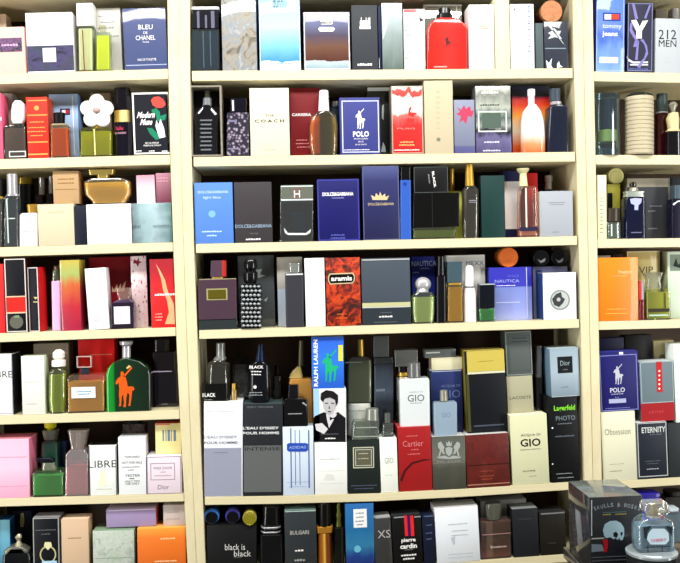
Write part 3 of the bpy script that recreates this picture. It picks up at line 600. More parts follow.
a = Bx('M', 1, 303.5, 350, 12, 'square silver-edged carton fading from blue to rust', ramp([(0, (165, 185, 195)), (.16, (205, 220, 225)), (.17, (110, 65, 50)), (.4, (130, 95, 75)), (.6, (95, 85, 110)), (.8, (120, 125, 160)), (1, (145, 140, 165))], 'Z', .12, 3, coat=.5, stretch=(1, 1, 1)), SV, D=.05)
a.frame(303.8, 12.3, 349.6, 69.5, 1.1, m((220, 220, 225))); a.text('dunhill', 326.5, 19, 12, W, 10, bold=.03); a.bars([(321, 22, 332, 24.5)], W, 'white_tab'); a.poly('white_lozenge', [[(318, 29), (320, 27), (333, 27), (335, 29), (333, 31.5), (320, 31.5)]], W)
a = Bx('M', 1, 351.5, 377.5, 5, 'charcoal carton with a small white block logo', m((82, 86, 92)), m((60, 62, 70)), D=.045)
a.text('dunhill', 365, 22, 10.5, W, 9, bold=.03); a.bars([(359.5, 26.2, 370.5, 29)], W, 'white_tab'); a.lines([(365, 64.5, 15)], W, h=2.2)
a = Bx('M', 1, 378.2, 381, 6, 'thin navy carton edge between charcoal and foil ones', m((38, 52, 92)), D=.05)
a.bars([(378.3, 58, 379.5, 68)], W)
a = Bx('M', 1, 381.7, 402.5, 3, 'narrow film-wrapped silver-grey carton', ramp([(0, (120, 135, 130)), (.5, (165, 178, 178)), (.85, (195, 208, 212)), (1, (225, 235, 235))], 'Z', .4, 3, coat=.9), m((70, 90, 130)), D=.05)
a.poly('film_fold', [[(382.5, 4), (390, 10), (386, 30), (383, 40)], [(396, 4), (402, 4), (398, 11)]], m((230, 238, 240)))
a = Bx('M', 1, 403.3, 425, 9, 'white carton with faint green lettering and red top', m((248, 252, 248)), m((245, 245, 245)), Y=.02, D=.045, top=m((240, 120, 120)))
a.panel(404, 9.4, 416, 12.3, m((238, 150, 150)), 'red_edge'); a.lines([(412, 26, 12), (412, 30, 14), (412, 35, 12), (413, 52, 12), (408, 58, 6)], m((170, 195, 185)), h=1.2); a.poly('corner_mark', [[(419, 17), (424, 20), (420, 22)]], m((80, 90, 95)))
a = Bt('M', 1, 427, 468.5, 6, 'arched scarlet bottle with black cap and dark rider logo', Y=.01, D=.04)
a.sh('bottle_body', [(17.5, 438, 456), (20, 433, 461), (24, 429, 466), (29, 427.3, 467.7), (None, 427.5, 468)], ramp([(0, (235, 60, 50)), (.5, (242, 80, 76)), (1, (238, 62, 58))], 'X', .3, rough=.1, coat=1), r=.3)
a.sh('cap', [(6.5, 440, 452), (12, 439.5, 452.5), (13, 437.5, 454), (17.5, 437.5, 454)], pl((35, 38, 42)), r=1, rnd=True)
a.poly('horse_rider_logo', HORSE, m((110, 60, 60)), box=(444.5, 35, 451.5, 48)); a.bars([(434, 66.2, 447, 67.3)], m((250, 190, 180)))
s2 = It('M', 1, 423.5, 462, 4, 'clear plastic case standing behind the scarlet bottle', Y=.052, D=.03, name='clear_case', cat='clear case'); s2.shell(glass((235, 240, 232), .5), name='clear_case')
s2.bars([(424, 5, 462, 6.2), (424, 5, 425, 68), (456, 6, 457.2, 24)], m((215, 225, 215)), 'bright_edge'); s2.o['group'] = ''; del s2.o['group']
a = Bx('M', 1, 469.2, 494, 4.5, 'white carton with a small orange word', W, m((250, 250, 248)), D=.055)
a.lines([(485, 26, 10), (485, 28.5, 8)], m((235, 175, 120)), h=1.6)
a = Bx('M', 1, 494.8, 509.5, -3, 'tall plain cream carton cut by the photo top', m((238, 236, 200)), D=.05)
a = Bx('M', 1, 510.3, 534, 4, 'white carton with blue lettering running down its edge', W, m((235, 235, 240)), D=.05)
a.text('BENETTON', 529, 29, 2.6, m((95, 115, 175)), 46, rot=-90)
a.lines([(514.3, 9.5, 2)], m((110, 110, 150)), h=2.2); a.lines([(517, 13, 9)], m((225, 230, 245)))
a12 = Bx('M', 1, 535.6, 543.3, 23, 'narrow grey-green carton beside the dark film-wrapped one', m((105, 118, 120)), D=.05)
a13 = Bx('M', 1, 544, 568, 21.5, 'dark film-wrapped carton with a white star and painted highlight strokes', wrap((58, 66, 84)), m((30, 36, 70)), D=.05)
a13.poly('star_and_highlights', [[(548, 33), (552, 31), (554, 28), (557, 31), (561, 31), (559, 35), (562, 39), (555, 37), (548, 39), (551, 35)], [(545, 22), (548, 22), (566, 47), (564.5, 45)], [(546, 60), (549, 63), (552, 58), (551, 65), (553, 68.5), (547, 68)], [(557, 64), (559, 61), (560, 65), (563, 67), (557, 68)]], m((225, 232, 235)))  # star print, plus highlight strokes of the film painted in white
a13.bars([(545, 48, 566, 49)], m((150, 165, 180)), lvl=2)
def roller(b, k, cx, cy, r, look, on, L, face, tube, cat='perfume bottle', name='perfume_bottle', Y=.01, rim=None, sy=1):
    """a round container lying on its side, end towards the room"""
    s = It(b, k, cx-r, cx+r, cy-r, look, Y=Y, D=L, on=on, name=name, cat=cat)
    R = s.W/2
    def cyl(nm, r0, y0, y1, mat, z=R):
        bm = bmesh.new(); n = 32; A = []
        for rr, yy in ((r0-.0012, y0), (r0, y0+.0012), (r0, y1-.0012), (r0-.0012, y1)):
            A.append([bm.verts.new((rr*cos(6.28318*i/n), yy, z+rr*sin(6.28318*i/n))) for i in range(n)])
        for p_, q_ in zip(A, A[1:]):
            for i in range(n): bm.faces.new((p_[i], p_[(i+1) % n], q_[(i+1) % n], q_[i]))
        bm.faces.new(A[0]); bm.faces.new(A[-1][::-1]); return link(nm, bm, mat, s.o)
    cyl('cap', R, 0, .016, face); cyl('bottle_body', R*.97, .0165, L, tube)
    if rim: cyl('cap_disc', R*.8, -.0006, .0004, rim, R*.86)
    s.H = 2*R; return s
roller('M', 1, 551.5, 8.8, 11, 'round copper-brown cap end of a bottle lying on cartons', a13, .05, ramp([(.35, (212, 160, 120)), (.65, (196, 142, 104))], 'N', scale=8, rough=.3), pl((120, 75, 50)))
# ================================================================ middle bay, second row
a = It('M', 2, 190.9, 222, 85.5, 'silver-beige open display carton holding a dark ribbed bottle', Y=-.002, D=.05, name='display_carton', cat='perfume box')
bm = bmesh.new(); w2 = a.W/2; t = .0035; cm = m((178, 172, 158), .35, .3)
for q in ((-w2, -w2+t*.5, 0, a.D, 0, a.H), (w2-t*1.2, w2, 0, a.D, 0, a.H), (-w2+t*.5, w2-t*1.2, 0, a.D, 0, t), (-w2+t*.5, w2-t*1.2, 0, a.D, a.H-t, a.H)): addbox(bm, *q)
link('carton_tray', bm, cm, a.o, 0); bm = bmesh.new(); addbox(bm, -w2+t*.5, w2-t*1.2, a.D-.002, a.D-.0002, t, a.H-t); link('carton_back', bm, m((40, 38, 40)), a.o, 0)
a = Bt('M', 2, 194, 218, 89, 'dark ribbed faceted bottle inside the silver-beige carton', Y=.006, D=.03)
a.z += .0037; a.o.location.z += .0037; a.o.matrix_world.translation.z = a.z
a.sh('bottle_body', [(105, 202, 211), (110, 198, 215), (115, 194.5, 217.5), (None, 194.5, 217.5)], tg((48, 48, 56)), r=.35); a.sh('cap', [(89.5, 204, 210), (97, 204, 210)], pl((85, 85, 70)), r=1, rnd=True); a.sh('collar', [(97, 202.5, 211), (104.8, 202, 211.5)], mt((170, 175, 180)), r=1, rnd=True)
a.bars([(200+.8*(i % 2), 119.5+i*4.2, 212-.8*(i % 2), 121+i*4.2) for i in range(8)], mt((165, 170, 175)), 'raised_rib'); a.poly('shoulder_edge', [[(198, 113), (203, 107), (203, 109), (199, 114)], [(217, 114), (211, 108), (211, 110), (215, 115)]], W)
a = Bt('M', 2, 226.3, 249, 97, 'bottle wrapped in a dotted check pattern under a black square cap', D=.034)
a.sh('bottle_body', [(112.5, 227, 248.7), (None, 226.5, 249)], ramp([(0, (205, 195, 205)), (.35, (150, 140, 155)), (.5, (60, 52, 80)), (1, (34, 32, 50))], 'V', scale=9, stretch=(.8, .8, 1.5), coat=.6), r=.15); a.sh('cap', [(98, 230, 246.5), (112, 230, 246.5)], pl((26, 24, 42)), r=.2); a.bars([(228, 120, 237, 122), (228, 148, 237, 149.5)], m((140, 140, 165)))
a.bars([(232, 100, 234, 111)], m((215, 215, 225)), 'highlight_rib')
a = Bx('M', 2, 249.7, 289.3, 88, 'cream carton with thin spaced dark lettering', m((228, 225, 206)), D=.05, top=m((240, 238, 215)))
a.text('THE', 269.5, 115.5, 9, m((120, 120, 110)), 2.2); a.text('C O A C H', 269.5, 121, 29, m((60, 60, 56)), 3, bold=.02); a.lines([(269, 100, 26)], m((225, 222, 205)), h=.7); a.lines([(269, 146, 8), (269, 149.5, 16)], m((190, 188, 170)), h=.7)
a = Bx('M', 2, 290, 320, 88, 'maroon carton with one white capital word', m((142, 42, 50)), m((110, 30, 40)), Y=.03, D=.04)
a.text('CARRERA', 301.5, 114.7, 19, W, 2.8, bold=.02); a.lines([(302, 140, 11), (303, 143.5, 14), (304, 147, 14)], m((215, 150, 155)), h=1.1)
a = Bt('M', 2, 309, 338, 89.5, 'oval amber bottle with a tall white cap', Y=-.001, D=.028)
glassbody(a, [(111, 317, 333), (115, 311, 336.5), (125, 309, 338), (145, 309, 338), (None, 311, 337)], ramp([(0, (225, 130, 40)), (.1, (250, 150, 45)), (.32, (240, 130, 35)), (.4, (75, 60, 35)), (.75, (100, 92, 60)), (1, (205, 185, 95))], 'X', rough=.1, trans=.3), 116, g=glass((245, 235, 200), .22), r=.9)  # light through the bottle painted as bright and dark bands in the liquid
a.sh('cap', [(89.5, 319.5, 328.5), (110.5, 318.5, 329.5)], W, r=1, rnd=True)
a = Bt('M', 2, 331, 338.5, 101, 'small grey-capped bottle peeping between amber and blue', Y=.07, D=.02)
a.sh('bottle_body', [(107, 330.5, 338.5), (None, 331, 338.5)], tg((90, 110, 120)), r=.5); a.sh('cap', [(101, 331.5, 338), (106.8, 331.5, 338)], SV, r=.6)
a = Bx('M', 2, 339.6, 380, 97.5, 'periwinkle blue carton with white rider logo above block letters', m((84, 90, 156)), m((70, 80, 150)), Y=.002, D=.045, top=m((170, 180, 220)))
a.frame(342, 100.5, 379, 152.5, 1, m((220, 225, 245))); a.poly('horse_rider_logo', HORSE, W, box=(355.5, 108, 365.5, 129)); a.text('POLO', 361, 134, 16, W, 5.6, bold=.03)
a.text('RALPH LAUREN', 361, 138.7, 14, W, 1.4); a.text('BLUE', 361, 141.5, 5, W, 1.3); a.text('EAU DE TOILETTE', 361, 144.5, 11, W, 1.2); a.lines([(357, 149.8, 26)], W, h=.8)
a = Bx('M', 2, 367, 390.5, 87, 'black and silver film-wrapped carton behind the periwinkle one', wrap((38, 46, 46)), Y=.0595, D=.04, top=W)
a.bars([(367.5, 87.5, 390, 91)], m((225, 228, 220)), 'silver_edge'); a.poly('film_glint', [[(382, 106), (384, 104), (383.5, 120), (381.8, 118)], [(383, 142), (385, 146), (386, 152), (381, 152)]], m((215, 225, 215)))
a = Bx('M', 2, 391.3, 423.2, 86, 'red and white brushed-print carton in clear film', ramp([(0, (215, 50, 50)), (.4, (225, 60, 58)), (.55, (240, 130, 125)), (.62, (252, 248, 245)), (.86, (250, 245, 240)), (.89, (225, 70, 65)), (.94, (230, 90, 85)), (.96, (250, 240, 235))], 'Z', .28, 3.2, coat=.8), m((150, 140, 130)), D=.05)
a.frame(391.6, 86.4, 423, 153.5, .9, m((190, 185, 165))); a.text('PUIG', 406, 128.5, 18, m((225, 180, 170)), 1.6); a.lines([(407, 142, 14), (407, 145, 16)], m((235, 190, 130)), h=1.5); a.lines([(407, 150, 26)], W, h=1)
a.poly('brush_stroke', [[(409, 108), (412, 106), (410, 112), (417, 113), (413, 117), (408, 115)], [(408, 118), (415, 119), (412, 123), (406, 121)]], m((225, 75, 70)), 2)
a = Bx('M', 2, 424, 453, 80.5, 'tall cream carton with faint vertical lettering', m((210, 200, 176)), m((200, 190, 160)), D=.05)
a.lines([(438, 92+i*5.2, 4) for i in range(8)], m((198, 192, 162)), h=1.6); a.disc('monogram', 438.5, 139.5, 2, m((150, 148, 130)))
a = Bx('M', 2, 454, 474.8, 99.8, 'grey-blue carton with a tangled red flower print', ramp([(0, (110, 112, 165)), (.13, (120, 120, 165)), (.14, (140, 148, 170)), (.5, (150, 155, 175)), (1, (160, 165, 188))]), D=.05)
a.poly('flower_print', [[(457, 107), (461, 110), (464, 105), (466, 109), (470, 106), (471, 111), (474, 110), (472, 117), (468, 116), (466, 124), (463, 120), (459, 123), (461, 116), (456, 114), (460, 112)]], m((205, 90, 120)), 1)
a = Bx('M', 2, 475.5, 510.8, 86, 'silver foil carton with a chrome square and violet foot', ramp([(0, (125, 120, 165)), (.22, (150, 145, 185)), (.32, (60, 62, 75)), (.42, (190, 195, 190)), (.55, (120, 140, 135)), (.7, (215, 220, 210)), (.85, (160, 165, 160)), (1, (230, 232, 225))], 'Z', .3, 5, rough=.2, coat=1, metal=.3), m((110, 110, 110)), D=.05)
a.frame(478, 111, 507, 132, 1.4, m((225, 230, 225))); a.panel(482, 113, 501, 128, m((130, 148, 138), .2, .4), 'chrome_square'); a.lines([(490, 92.5, 18)], m((235, 235, 230)), h=2); a.lines([(490, 105, 20)], m((90, 95, 90)), h=1.5); a.lines([(492, 142, 16), (492, 150.5, 18)], m((225, 222, 240)), h=1.5)
a = Bx('M', 2, 512, 550.5, 86, 'sunset carton, navy over red, orange and white', ramp([(0, (230, 75, 35)), (.12, (250, 130, 50)), (.35, (255, 240, 215)), (.55, (255, 190, 90)), (.72, (240, 90, 40)), (.82, (200, 45, 50)), (.87, (40, 44, 75)), (1, (35, 50, 85))], 'Z', .1, 3, coat=.4), m((30, 34, 60)), Y=.046, D=.045)
a = Bt('M', 2, 522, 547, 88, 'white dome-shaped bottle fading to peach at the foot', Y=.003, D=.034)
a.sh('bottle_body', [(104, 529.5, 537.5), (106, 528, 539), (111, 524.5, 543), (120, 522.8, 545.5), (135, 522.3, 546.8), (None, 522.5, 547)], ramp([(0, (215, 130, 85)), (.18, (235, 170, 125)), (.42, (253, 245, 240)), (1, (250, 250, 252))], 'Z', .12, 3, rough=.12, coat=.8), r=.9)
a.sh('neck', [(89, 530, 536.5), (104, 530, 536.5)], m((240, 240, 245), .2, 0, .6), r=1, rnd=True); a.sh('cap', [(88, 529.5, 537), (95, 529.5, 537)], m((248, 248, 250), .2, 0, .6), r=1, rnd=True)
a = Bt('M', 2, 548, 570, 87.5, 'dark navy shouldered bottle with a silver bead collar', D=.036)
a.sh('bottle_body', [(104, 553, 564), (107, 549, 568.5), (None, 548, 570)], pl((44, 52, 72)), r=.4); a.sh('collar', [(100.5, 552.5, 563.5), (104, 552.5, 563.5)], SV, r=1, rnd=True); a.sh('cap', [(87.5, 551.5, 562.5), (100.3, 551.5, 562.5)], m((105, 115, 128), .25, .4), r=1, rnd=True)
# ================================================================ middle bay, third row
a = Bx('M', 3, 194.3, 233, 182.5, 'sky blue carton with faint white title', m((112, 156, 226)), m((70, 110, 190)), D=.05, top=m((170, 205, 250)))
a.text('DOLCE&GABBANA', 213, 192, 30, m((200, 225, 255)), 2.6, bold=.02); a.text('light blue', 212, 197.7, 17, m((215, 235, 255)), 3.4); a.disc('faint_sun', 212, 214, 3.5, m((150, 195, 250))); a.lines([(212, 231.5, 20), (212, 235.5, 10)], m((205, 230, 255)), h=1.4)
a = Bx('M', 3, 234.3, 272, 182, 'plain grey-brown carton, title low on its face', m((84, 80, 84)), m((60, 58, 60)), D=.05)
a.text('DOLCE&GABBANA', 253.5, 226, 36, m((165, 185, 205)), 3.4, bold=.01); a.text('THE ONE', 254, 233.5, 8, m((150, 150, 150)), 1.4); a.lines([(253.5, 239.2, 15)], W, h=1.5)
a = Bt('M', 3, 279, 314, 185, 'square clear and black bottle with a red letter in its cap', D=.036)
glassbody(a, [(200.5, 280, 313), (None, 280, 313.5)], m((38, 46, 54), .15, 0, .4, .3), 203, g=glass((215, 225, 225), .25), r=.12)
a.sh('cap', [(185, 280.5, 313), (200, 280.5, 313)], glass((225, 235, 215), .45), r=.12); a.sh('cap_core', [(186.5, 292, 302), (199.8, 292, 302)], m((205, 50, 60), .3), r=.2, d=.3, yc=.01)
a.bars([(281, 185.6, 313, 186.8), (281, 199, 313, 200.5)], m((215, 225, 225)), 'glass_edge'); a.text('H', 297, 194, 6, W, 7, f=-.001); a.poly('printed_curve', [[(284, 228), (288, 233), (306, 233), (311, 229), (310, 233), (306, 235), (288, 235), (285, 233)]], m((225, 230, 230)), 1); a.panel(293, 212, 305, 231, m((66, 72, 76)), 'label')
a = Bx('M', 3, 317.3, 359.5, 179, 'deep indigo carton with bold white title', m((42, 44, 122)), m((30, 30, 90)), D=.05, top=m((90, 90, 170)))
a.frame(317.6, 179.4, 359.2, 240.5, 1.2, m((85, 88, 175))); a.text('DOLCE&GABBANA', 338, 194, 31, W, 3.6, bold=.03); a.text('POUR HOMME', 338, 198, 12, m((180, 190, 230)), 1.4); a.lines([(338, 235, 14), (338, 238, 15)], m((120, 125, 200)), h=1.2)
a = Bx('M', 3, 362.5, 399.3, 166, 'tall dusky blue carton with a gold crown', ramp([(0, (52, 54, 100)), (.8, (56, 62, 120)), (1, (90, 100, 150))]), m((40, 42, 80)), D=.05, top=m((215, 220, 230)))
a.frame(362.7, 163.3, 399, 240, .8, m((120, 125, 160))); a.poly('crown', [[(372.5, 200), (371, 195), (375, 197), (376, 193), (379, 196), (380, 191.5), (382, 196), (385, 193.5), (385.5, 197), (389, 195.5), (387, 200)]], m((220, 205, 165))); a.text('DOLCE&GABBANA', 381, 204, 26, m((220, 205, 165)), 2.6)
a = Bt('M', 3, 400, 411.5, 167, 'slim cobalt blue bottle with a black cap', D=.026)
a.sh('bottle_body', [(180, 400.3, 411), (None, 400.3, 411.5)], m((74, 118, 200), .3, 0, .5), r=.3); a.sh('cap', [(167, 400.5, 411), (179.7, 400.5, 411)], pl((18, 18, 22)), r=.4); a.disc('dot', 405, 184, 1.8, m((45, 80, 160)))
a8 = Bt('M', 3, 413, 459, 193, 'wide bottle with huge black block cap over green glass', D=.04)
a8.sh('cap', [(193, 413.5, 459.5), (227, 413, 459.5)], pl((14, 15, 20)), r=.1); glassbody(a8, [(227.3, 413.2, 456), (None, 413.5, 456)], lq((165, 175, 95)), 230, g=glass((205, 215, 175), .25), r=.15)
a8.bars([(432, 193.6, 432.6, 227)], m((50, 52, 58)), 'cap_joint')
a = Bx('M', 3, 413.6, 448, 166.5, 'black carton on its side with white lettering running upright', m((20, 22, 28)), m((40, 40, 46)), on=a8, D=.04, Y=.008, top=m((90, 90, 95)))
a.frame(413.8, 166.8, 447.8, 192.6, .5, m((110, 120, 120))); a.text('BLACK', 434, 179.5, 4.2, W, 17, rot=-78, bold=.03); a.text('classic', 429.2, 179, 2, m((200, 205, 205)), 9.5, rot=-80)
a = Bt('M', 3, 441, 464, 168, 'tall yellow glass bottle behind the black block cap', Y=.07, D=.034)
a.sh('bottle_body', [(191, 443, 461), (195, 440, 464), (None, 441, 464)], lq((225, 225, 95)), r=.3); a.sh('cap', [(168, 449.5, 455.5), (190.8, 448.5, 456)], GD, r=1, rnd=True)
a = Bt('M', 3, 462.5, 480.5, 164, 'smoky mauve bottle with a long gold cap', D=.03)
glassbody(a, [(186, 466, 477), (190, 463, 480), (None, 463.5, 479.5)], m((110, 100, 118), .2, 0, .5, .1), 189, g=glass((215, 215, 190), .2), r=.7); a.sh('cap', [(164, 467, 474), (185.8, 466.5, 475.5)], GD, r=1, rnd=True); a.bars([(469, 200, 477, 201), (469, 202, 477, 202.6)], m((165, 160, 170)))
a = Bx('M', 3, 481, 505, 175.5, 'dark bottle-green carton, plain front', m((40, 80, 78)), m((26, 50, 48)), Y=.002, D=.055, top=m((60, 100, 95)))
a = Bx('M', 3, 503, 520.5, 171, 'navy carton with a large white panel', m((52, 58, 104)), Y=.06, D=.045)
a.panel(503.3, 181.5, 520.2, 229, W, 'white_panel')
a = Bx('M', 3, 525, 538, 173, 'bright red carton edge behind the clear necked bottle', m((205, 50, 45)), Y=.055, D=.045)
a = Bt('M', 3, 519, 538.5, 168, 'tall clear pinkish bottle with a flared cream cap', D=.03)
glassbody(a, [(186, 522, 536), (189, 520, 537.5), (None, 519.5, 538.5)], lq((245, 185, 165)), 230, g=glass((245, 215, 205), .18), r=.4)
a.sh('cap', [(168, 518, 531), (170.5, 519, 530), (173, 521.5, 528), (186, 521, 529.5)], m((238, 232, 190), .3), r=1, rnd=True)
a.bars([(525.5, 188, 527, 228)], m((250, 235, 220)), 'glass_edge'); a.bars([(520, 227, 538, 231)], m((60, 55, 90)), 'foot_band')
a = Bt('M', 3, 544.5, 556, 175, 'silver-capped bottle in the shade above the pale grey carton', Y=.08, D=.026)
a.sh('bottle_body', [(189.5, 544, 556), (None, 544, 556)], tg((70, 60, 62)), r=.5); a.sh('cap', [(175, 546, 554), (181.5, 546, 554), (182, 546.6, 553.4), (189.3, 546, 554)], SV, r=1, rnd=True)
a = Bx('M', 3, 540, 573, 191, 'pale blue-grey carton with embossed wording', m((184, 190, 198)), m((225, 222, 205)), D=.045, top=m((238, 236, 222)))
a.lines([(557, 202.5, 18), (557, 204.5, 14)], m((160, 165, 165)), h=1); a.lines([(556, 232, 7)], m((170, 175, 180)), h=2)
# ================================================================ middle bay, fourth row
a = Bt('M', 4, 197.6, 237.5, 260, 'broad aubergine bottle with a gold plate and brick-red cap', D=.04)
a.sh('bottle_body', [(279, 198.3, 236), (319.5, 198.3, 237)], m((98, 78, 92), .35, 0, .3), r=.1); a.sh('glass_foot', [(320, 198.5, 237.3), (None, 198.5, 237.5)], m((80, 90, 92), .1, 0, .8, .4), r=.1)
a.sh('cap', [(260.5, 210.5, 226), (277, 210, 226)], ramp([(0, (95, 75, 95)), (.7, (105, 80, 95)), (.78, (205, 70, 50)), (1, (160, 45, 35))], 'X'), r=.15, dw=.026); a.sh('collar', [(276.5, 211, 223), (279, 211, 223)], GD, r=.5, dw=.024)
a.frame(206.5, 288.5, 227.5, 300, 1.5, m((215, 210, 160), .3, .5)); a.panel(208, 289.8, 226, 299, m((135, 128, 55), .35, .5), 'gold_plate', 1); a.bars([(199, 278.6, 236, 279.6)], m((170, 160, 140)))
a = Bx('M', 4, 238.2, 274.5, 255.5, 'grey film-wrapped carton behind the studded bottle', wrap((98, 104, 108)), m((130, 135, 138)), Y=.052, D=.045)
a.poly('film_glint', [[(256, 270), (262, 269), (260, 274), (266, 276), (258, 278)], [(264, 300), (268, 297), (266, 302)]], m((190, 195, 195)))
a = Bt('M', 4, 239.5, 263.5, 259, 'black studded bottle with a knobbly cap', Y=-.003, D=.03)
a.sh('bottle_body', [(284, 242, 260), (288, 240, 262), (None, 240.5, 261.5)], pl((20, 22, 28)), r=.35)
st = bmesh.new()
for j in range(10):
    for i in range(5):
        x, z = a.p(242.6+i*4.0+(j % 2)*1.2, 286.5+j*4.35)
        if abs(x) < a.W/2-.002:
            q = bmesh.ops.create_cone(st, cap_ends=True, segments=4, radius1=.0046, radius2=.0006, depth=.0035)['verts']
            for v in q: v.co = Vector((x+v.co.x, -.0016-v.co.z, z+v.co.y*.8))
link('studs', st, m((205, 210, 214), .3, .2), a.o, 20)
a.sh('cap', [(259, 245, 256), (262, 243.5, 257), (268, 243.5, 257), (270, 246, 255), (273, 243, 257.5), (280, 243, 257.5), (283.8, 245, 256)], pl((24, 26, 30)), r=1, rnd=True)
a = Bx('M', 4, 277.3, 303, 257, 'two-tone carton, beige over pale blue, behind the grey bottle', ramp([(0, (205, 215, 228)), (.53, (205, 218, 232)), (.55, (195, 192, 190)), (1, (205, 200, 190))]), m((240, 240, 238)), Y=.04, D=.045)
a = Bt('M', 4, 285, 304, 263, 'slim slate-grey flask with a clear ribbed cap', D=.026)
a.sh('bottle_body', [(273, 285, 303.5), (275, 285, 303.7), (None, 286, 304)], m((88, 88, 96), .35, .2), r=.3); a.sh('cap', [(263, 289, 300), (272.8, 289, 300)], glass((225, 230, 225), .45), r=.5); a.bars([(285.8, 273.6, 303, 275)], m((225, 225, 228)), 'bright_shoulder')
a = Bx('M', 4, 305, 325, 258, 'glossy plain white carton', m((250, 252, 254), .3, 0, .5), m((180, 185, 190)), D=.045)
a = Bx('M', 4, 326, 360.5, 257.5, 'tortoiseshell orange-brown carton with a black name plate', ramp([(.3, (60, 32, 32)), (.42, (120, 45, 30)), (.52, (190, 70, 35)), (.62, (225, 100, 40)), (.75, (110, 50, 40))], 'N', scale=3.5, coat=.6, stretch=(1, 1, 2)), D=.05, top=m((150, 110, 90)))
a.poly('name_plate', [[(328, 277), (329.5, 273.5), (353, 272.5), (355, 276), (354.5, 281), (352.5, 283.5), (330, 284.5), (328, 281)]], m((215, 200, 165)), 1); a.poly('name_plate_field', [[(329, 277.4), (330.3, 274.7), (352.3, 273.8), (354, 276.6), (353.6, 280.6), (352, 282.4), (330.6, 283.3), (329, 280.6)]], K, 2)
a.text('aramis', 341.5, 278.5, 21, W, 4.6, lvl=3, bold=.03); a.lines([(342, 314, 10), (342, 318, 12)], m((225, 130, 60)), h=1)
a = Bx('M', 4, 361.6, 410.4, 258, 'large blue-grey carton split by a cream band', m((92, 102, 114)), m((70, 78, 90)), D=.055, top=m((190, 195, 195)))
a.panel(362, 302.5, 410.6, 306.5, m((205, 205, 165)), 'cream_band'); a.bars([(362, 259, 410.8, 260), (362, 306.6, 410.6, 307.6)], m((210, 212, 210)), lvl=2); a.panel(362, 308, 410.6, 325, m((66, 76, 84)), 'lower_field'); a.lines([(386, 316.5, 14)], W, h=1.6, lvl=2); a.lines([(386, 322, 24), (386, 312.5, 12)], m((120, 128, 135)), h=.8, lvl=2)
a = Bx('M', 4, 412, 435, 256.5, 'royal blue carton with pale capitals behind a ball-capped bottle', m((48, 62, 150)), Y=.06, D=.045)
a.text('NAUTICA', 424, 263.5, 25, m((195, 205, 240)), 5.2); a.lines([(425, 268.5, 10), (416, 272.5, 7)], m((160, 175, 225)), h=1)
a = Bt('M', 4, 411.5, 436, 277, 'pale green clear bottle with a large grey ball cap', D=.034)
glassbody(a, [(292.5, 414, 434), (297, 411.5, 436), (312, 411.5, 436), (None, 413, 435)], lq((215, 225, 165)), 297, g=glass((225, 235, 210), .22), r=.8)
bm = bmesh.new(); q = bmesh.ops.create_uvsphere(bm, u_segments=20, v_segments=12, radius=1)['verts']; x, z = a.p(424, 284.5)
for v in q: v.co = Vector((x+v.co.x*.0195, a.D/2+v.co.y*.0165, z+v.co.z*.0175))
link('ball_cap', bm, m((205, 205, 208), .3, .3), a.o); a.sh('collar', [(288.5, 418, 429), (292.5, 417, 430)], SV, r=1, rnd=True)
a = Bt('M', 4, 436.6, 446.5, 256, 'slender matt black bottle beside the gold one', D=.022)
a.sh('bottle_body', [(276, 436.8, 446), (None, 436.8, 446.5)], pl((20, 20, 30)), r=.5); a.sh('cap', [(256, 437.5, 445.5), (275.5, 437, 446)], pl((18, 18, 26)), r=1, rnd=True)
a = Bx('M', 4, 447.3, 485.5, 255, 'silver-white carton with blue-grey title at the back', ramp([(0, (190, 190, 190)), (1, (215, 215, 210))]), Y=.05, D=.045)
a.text('MEXX', 475, 263, 18, m((120, 130, 160)), 4.4); a.bars([(447.6, 255.6, 486.4, 256.5)], m((235, 235, 235)))
a = Bt('M', 4, 447.2, 463.6, 261.5, 'golden square bottle under a tall blue-grey cap', D=.028)
glassbody(a, [(285, 448, 463), (None, 447.6, 463.6)], lq((225, 185, 70)), 287, g=glass((240, 230, 180), .2), r=.12); a.sh('cap', [(261.5, 447.5, 462.5), (282.5, 447.5, 462.5)], m((88, 110, 120), .3, 0, .4), r=.15); a.sh('collar', [(283, 448.5, 461.5), (285, 448.5, 461.5)], GD, r=.3)
a = Bt('M', 4, 464.5, 477.5, 265.5, 'slim white rounded bottle beside the golden one', D=.026)
a.sh('bottle_body', [(288, 466, 475.5), (294, 465, 477), (None, 465, 477.3)], m((245, 245, 250), .25, 0, .6), r=.9); a.sh('cap', [(265.5, 467.5, 473), (268, 466, 474.5), (286.5, 465.5, 475)], m((250, 250, 253), .25, 0, .6), r=1, rnd=True); a.sh('ring', [(286.6, 466, 474.5), (288, 466, 474.5)], m((130, 130, 140)), r=1, rnd=True)
a = Bt('M', 4, 478.8, 495.6, 283, 'short bottle half black, half emerald green', D=.026)
a.sh('cap', [(283.5, 479.3, 495.3), (308, 479.3, 495.3)], pl((24, 30, 44)), r=.2); glassbody(a, [(308.3, 479.5, 495), (None, 480, 495)], lq((50, 175, 70)), 309.5, g=glass((210, 235, 210), .25), r=.2)
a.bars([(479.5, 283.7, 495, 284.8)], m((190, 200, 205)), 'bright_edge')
a16 = Bx('M', 4, 488.9, 532, 267.3, 'royal blue over lavender carton below the orange round cap', ramp([(0, (190, 198, 240)), (.2, (165, 175, 230)), (.62, (140, 155, 215)), (.64, (70, 72, 195)), (1, (60, 60, 185))]), m((60, 60, 130)), Y=.034, D=.06, top=m((120, 125, 215)))
a16.text('NAUTICA', 507, 281, 25, m((190, 195, 240)), 3); a16.text('VOYAGE', 513, 276, 12, m((130, 135, 225)), 2.4); a16.lines([(506, 285.5, 20)], W, h=.7); a16.bars([(496, 302, 520, 302.8), (526.5, 267, 527.3, 318)], m((205, 210, 245)))
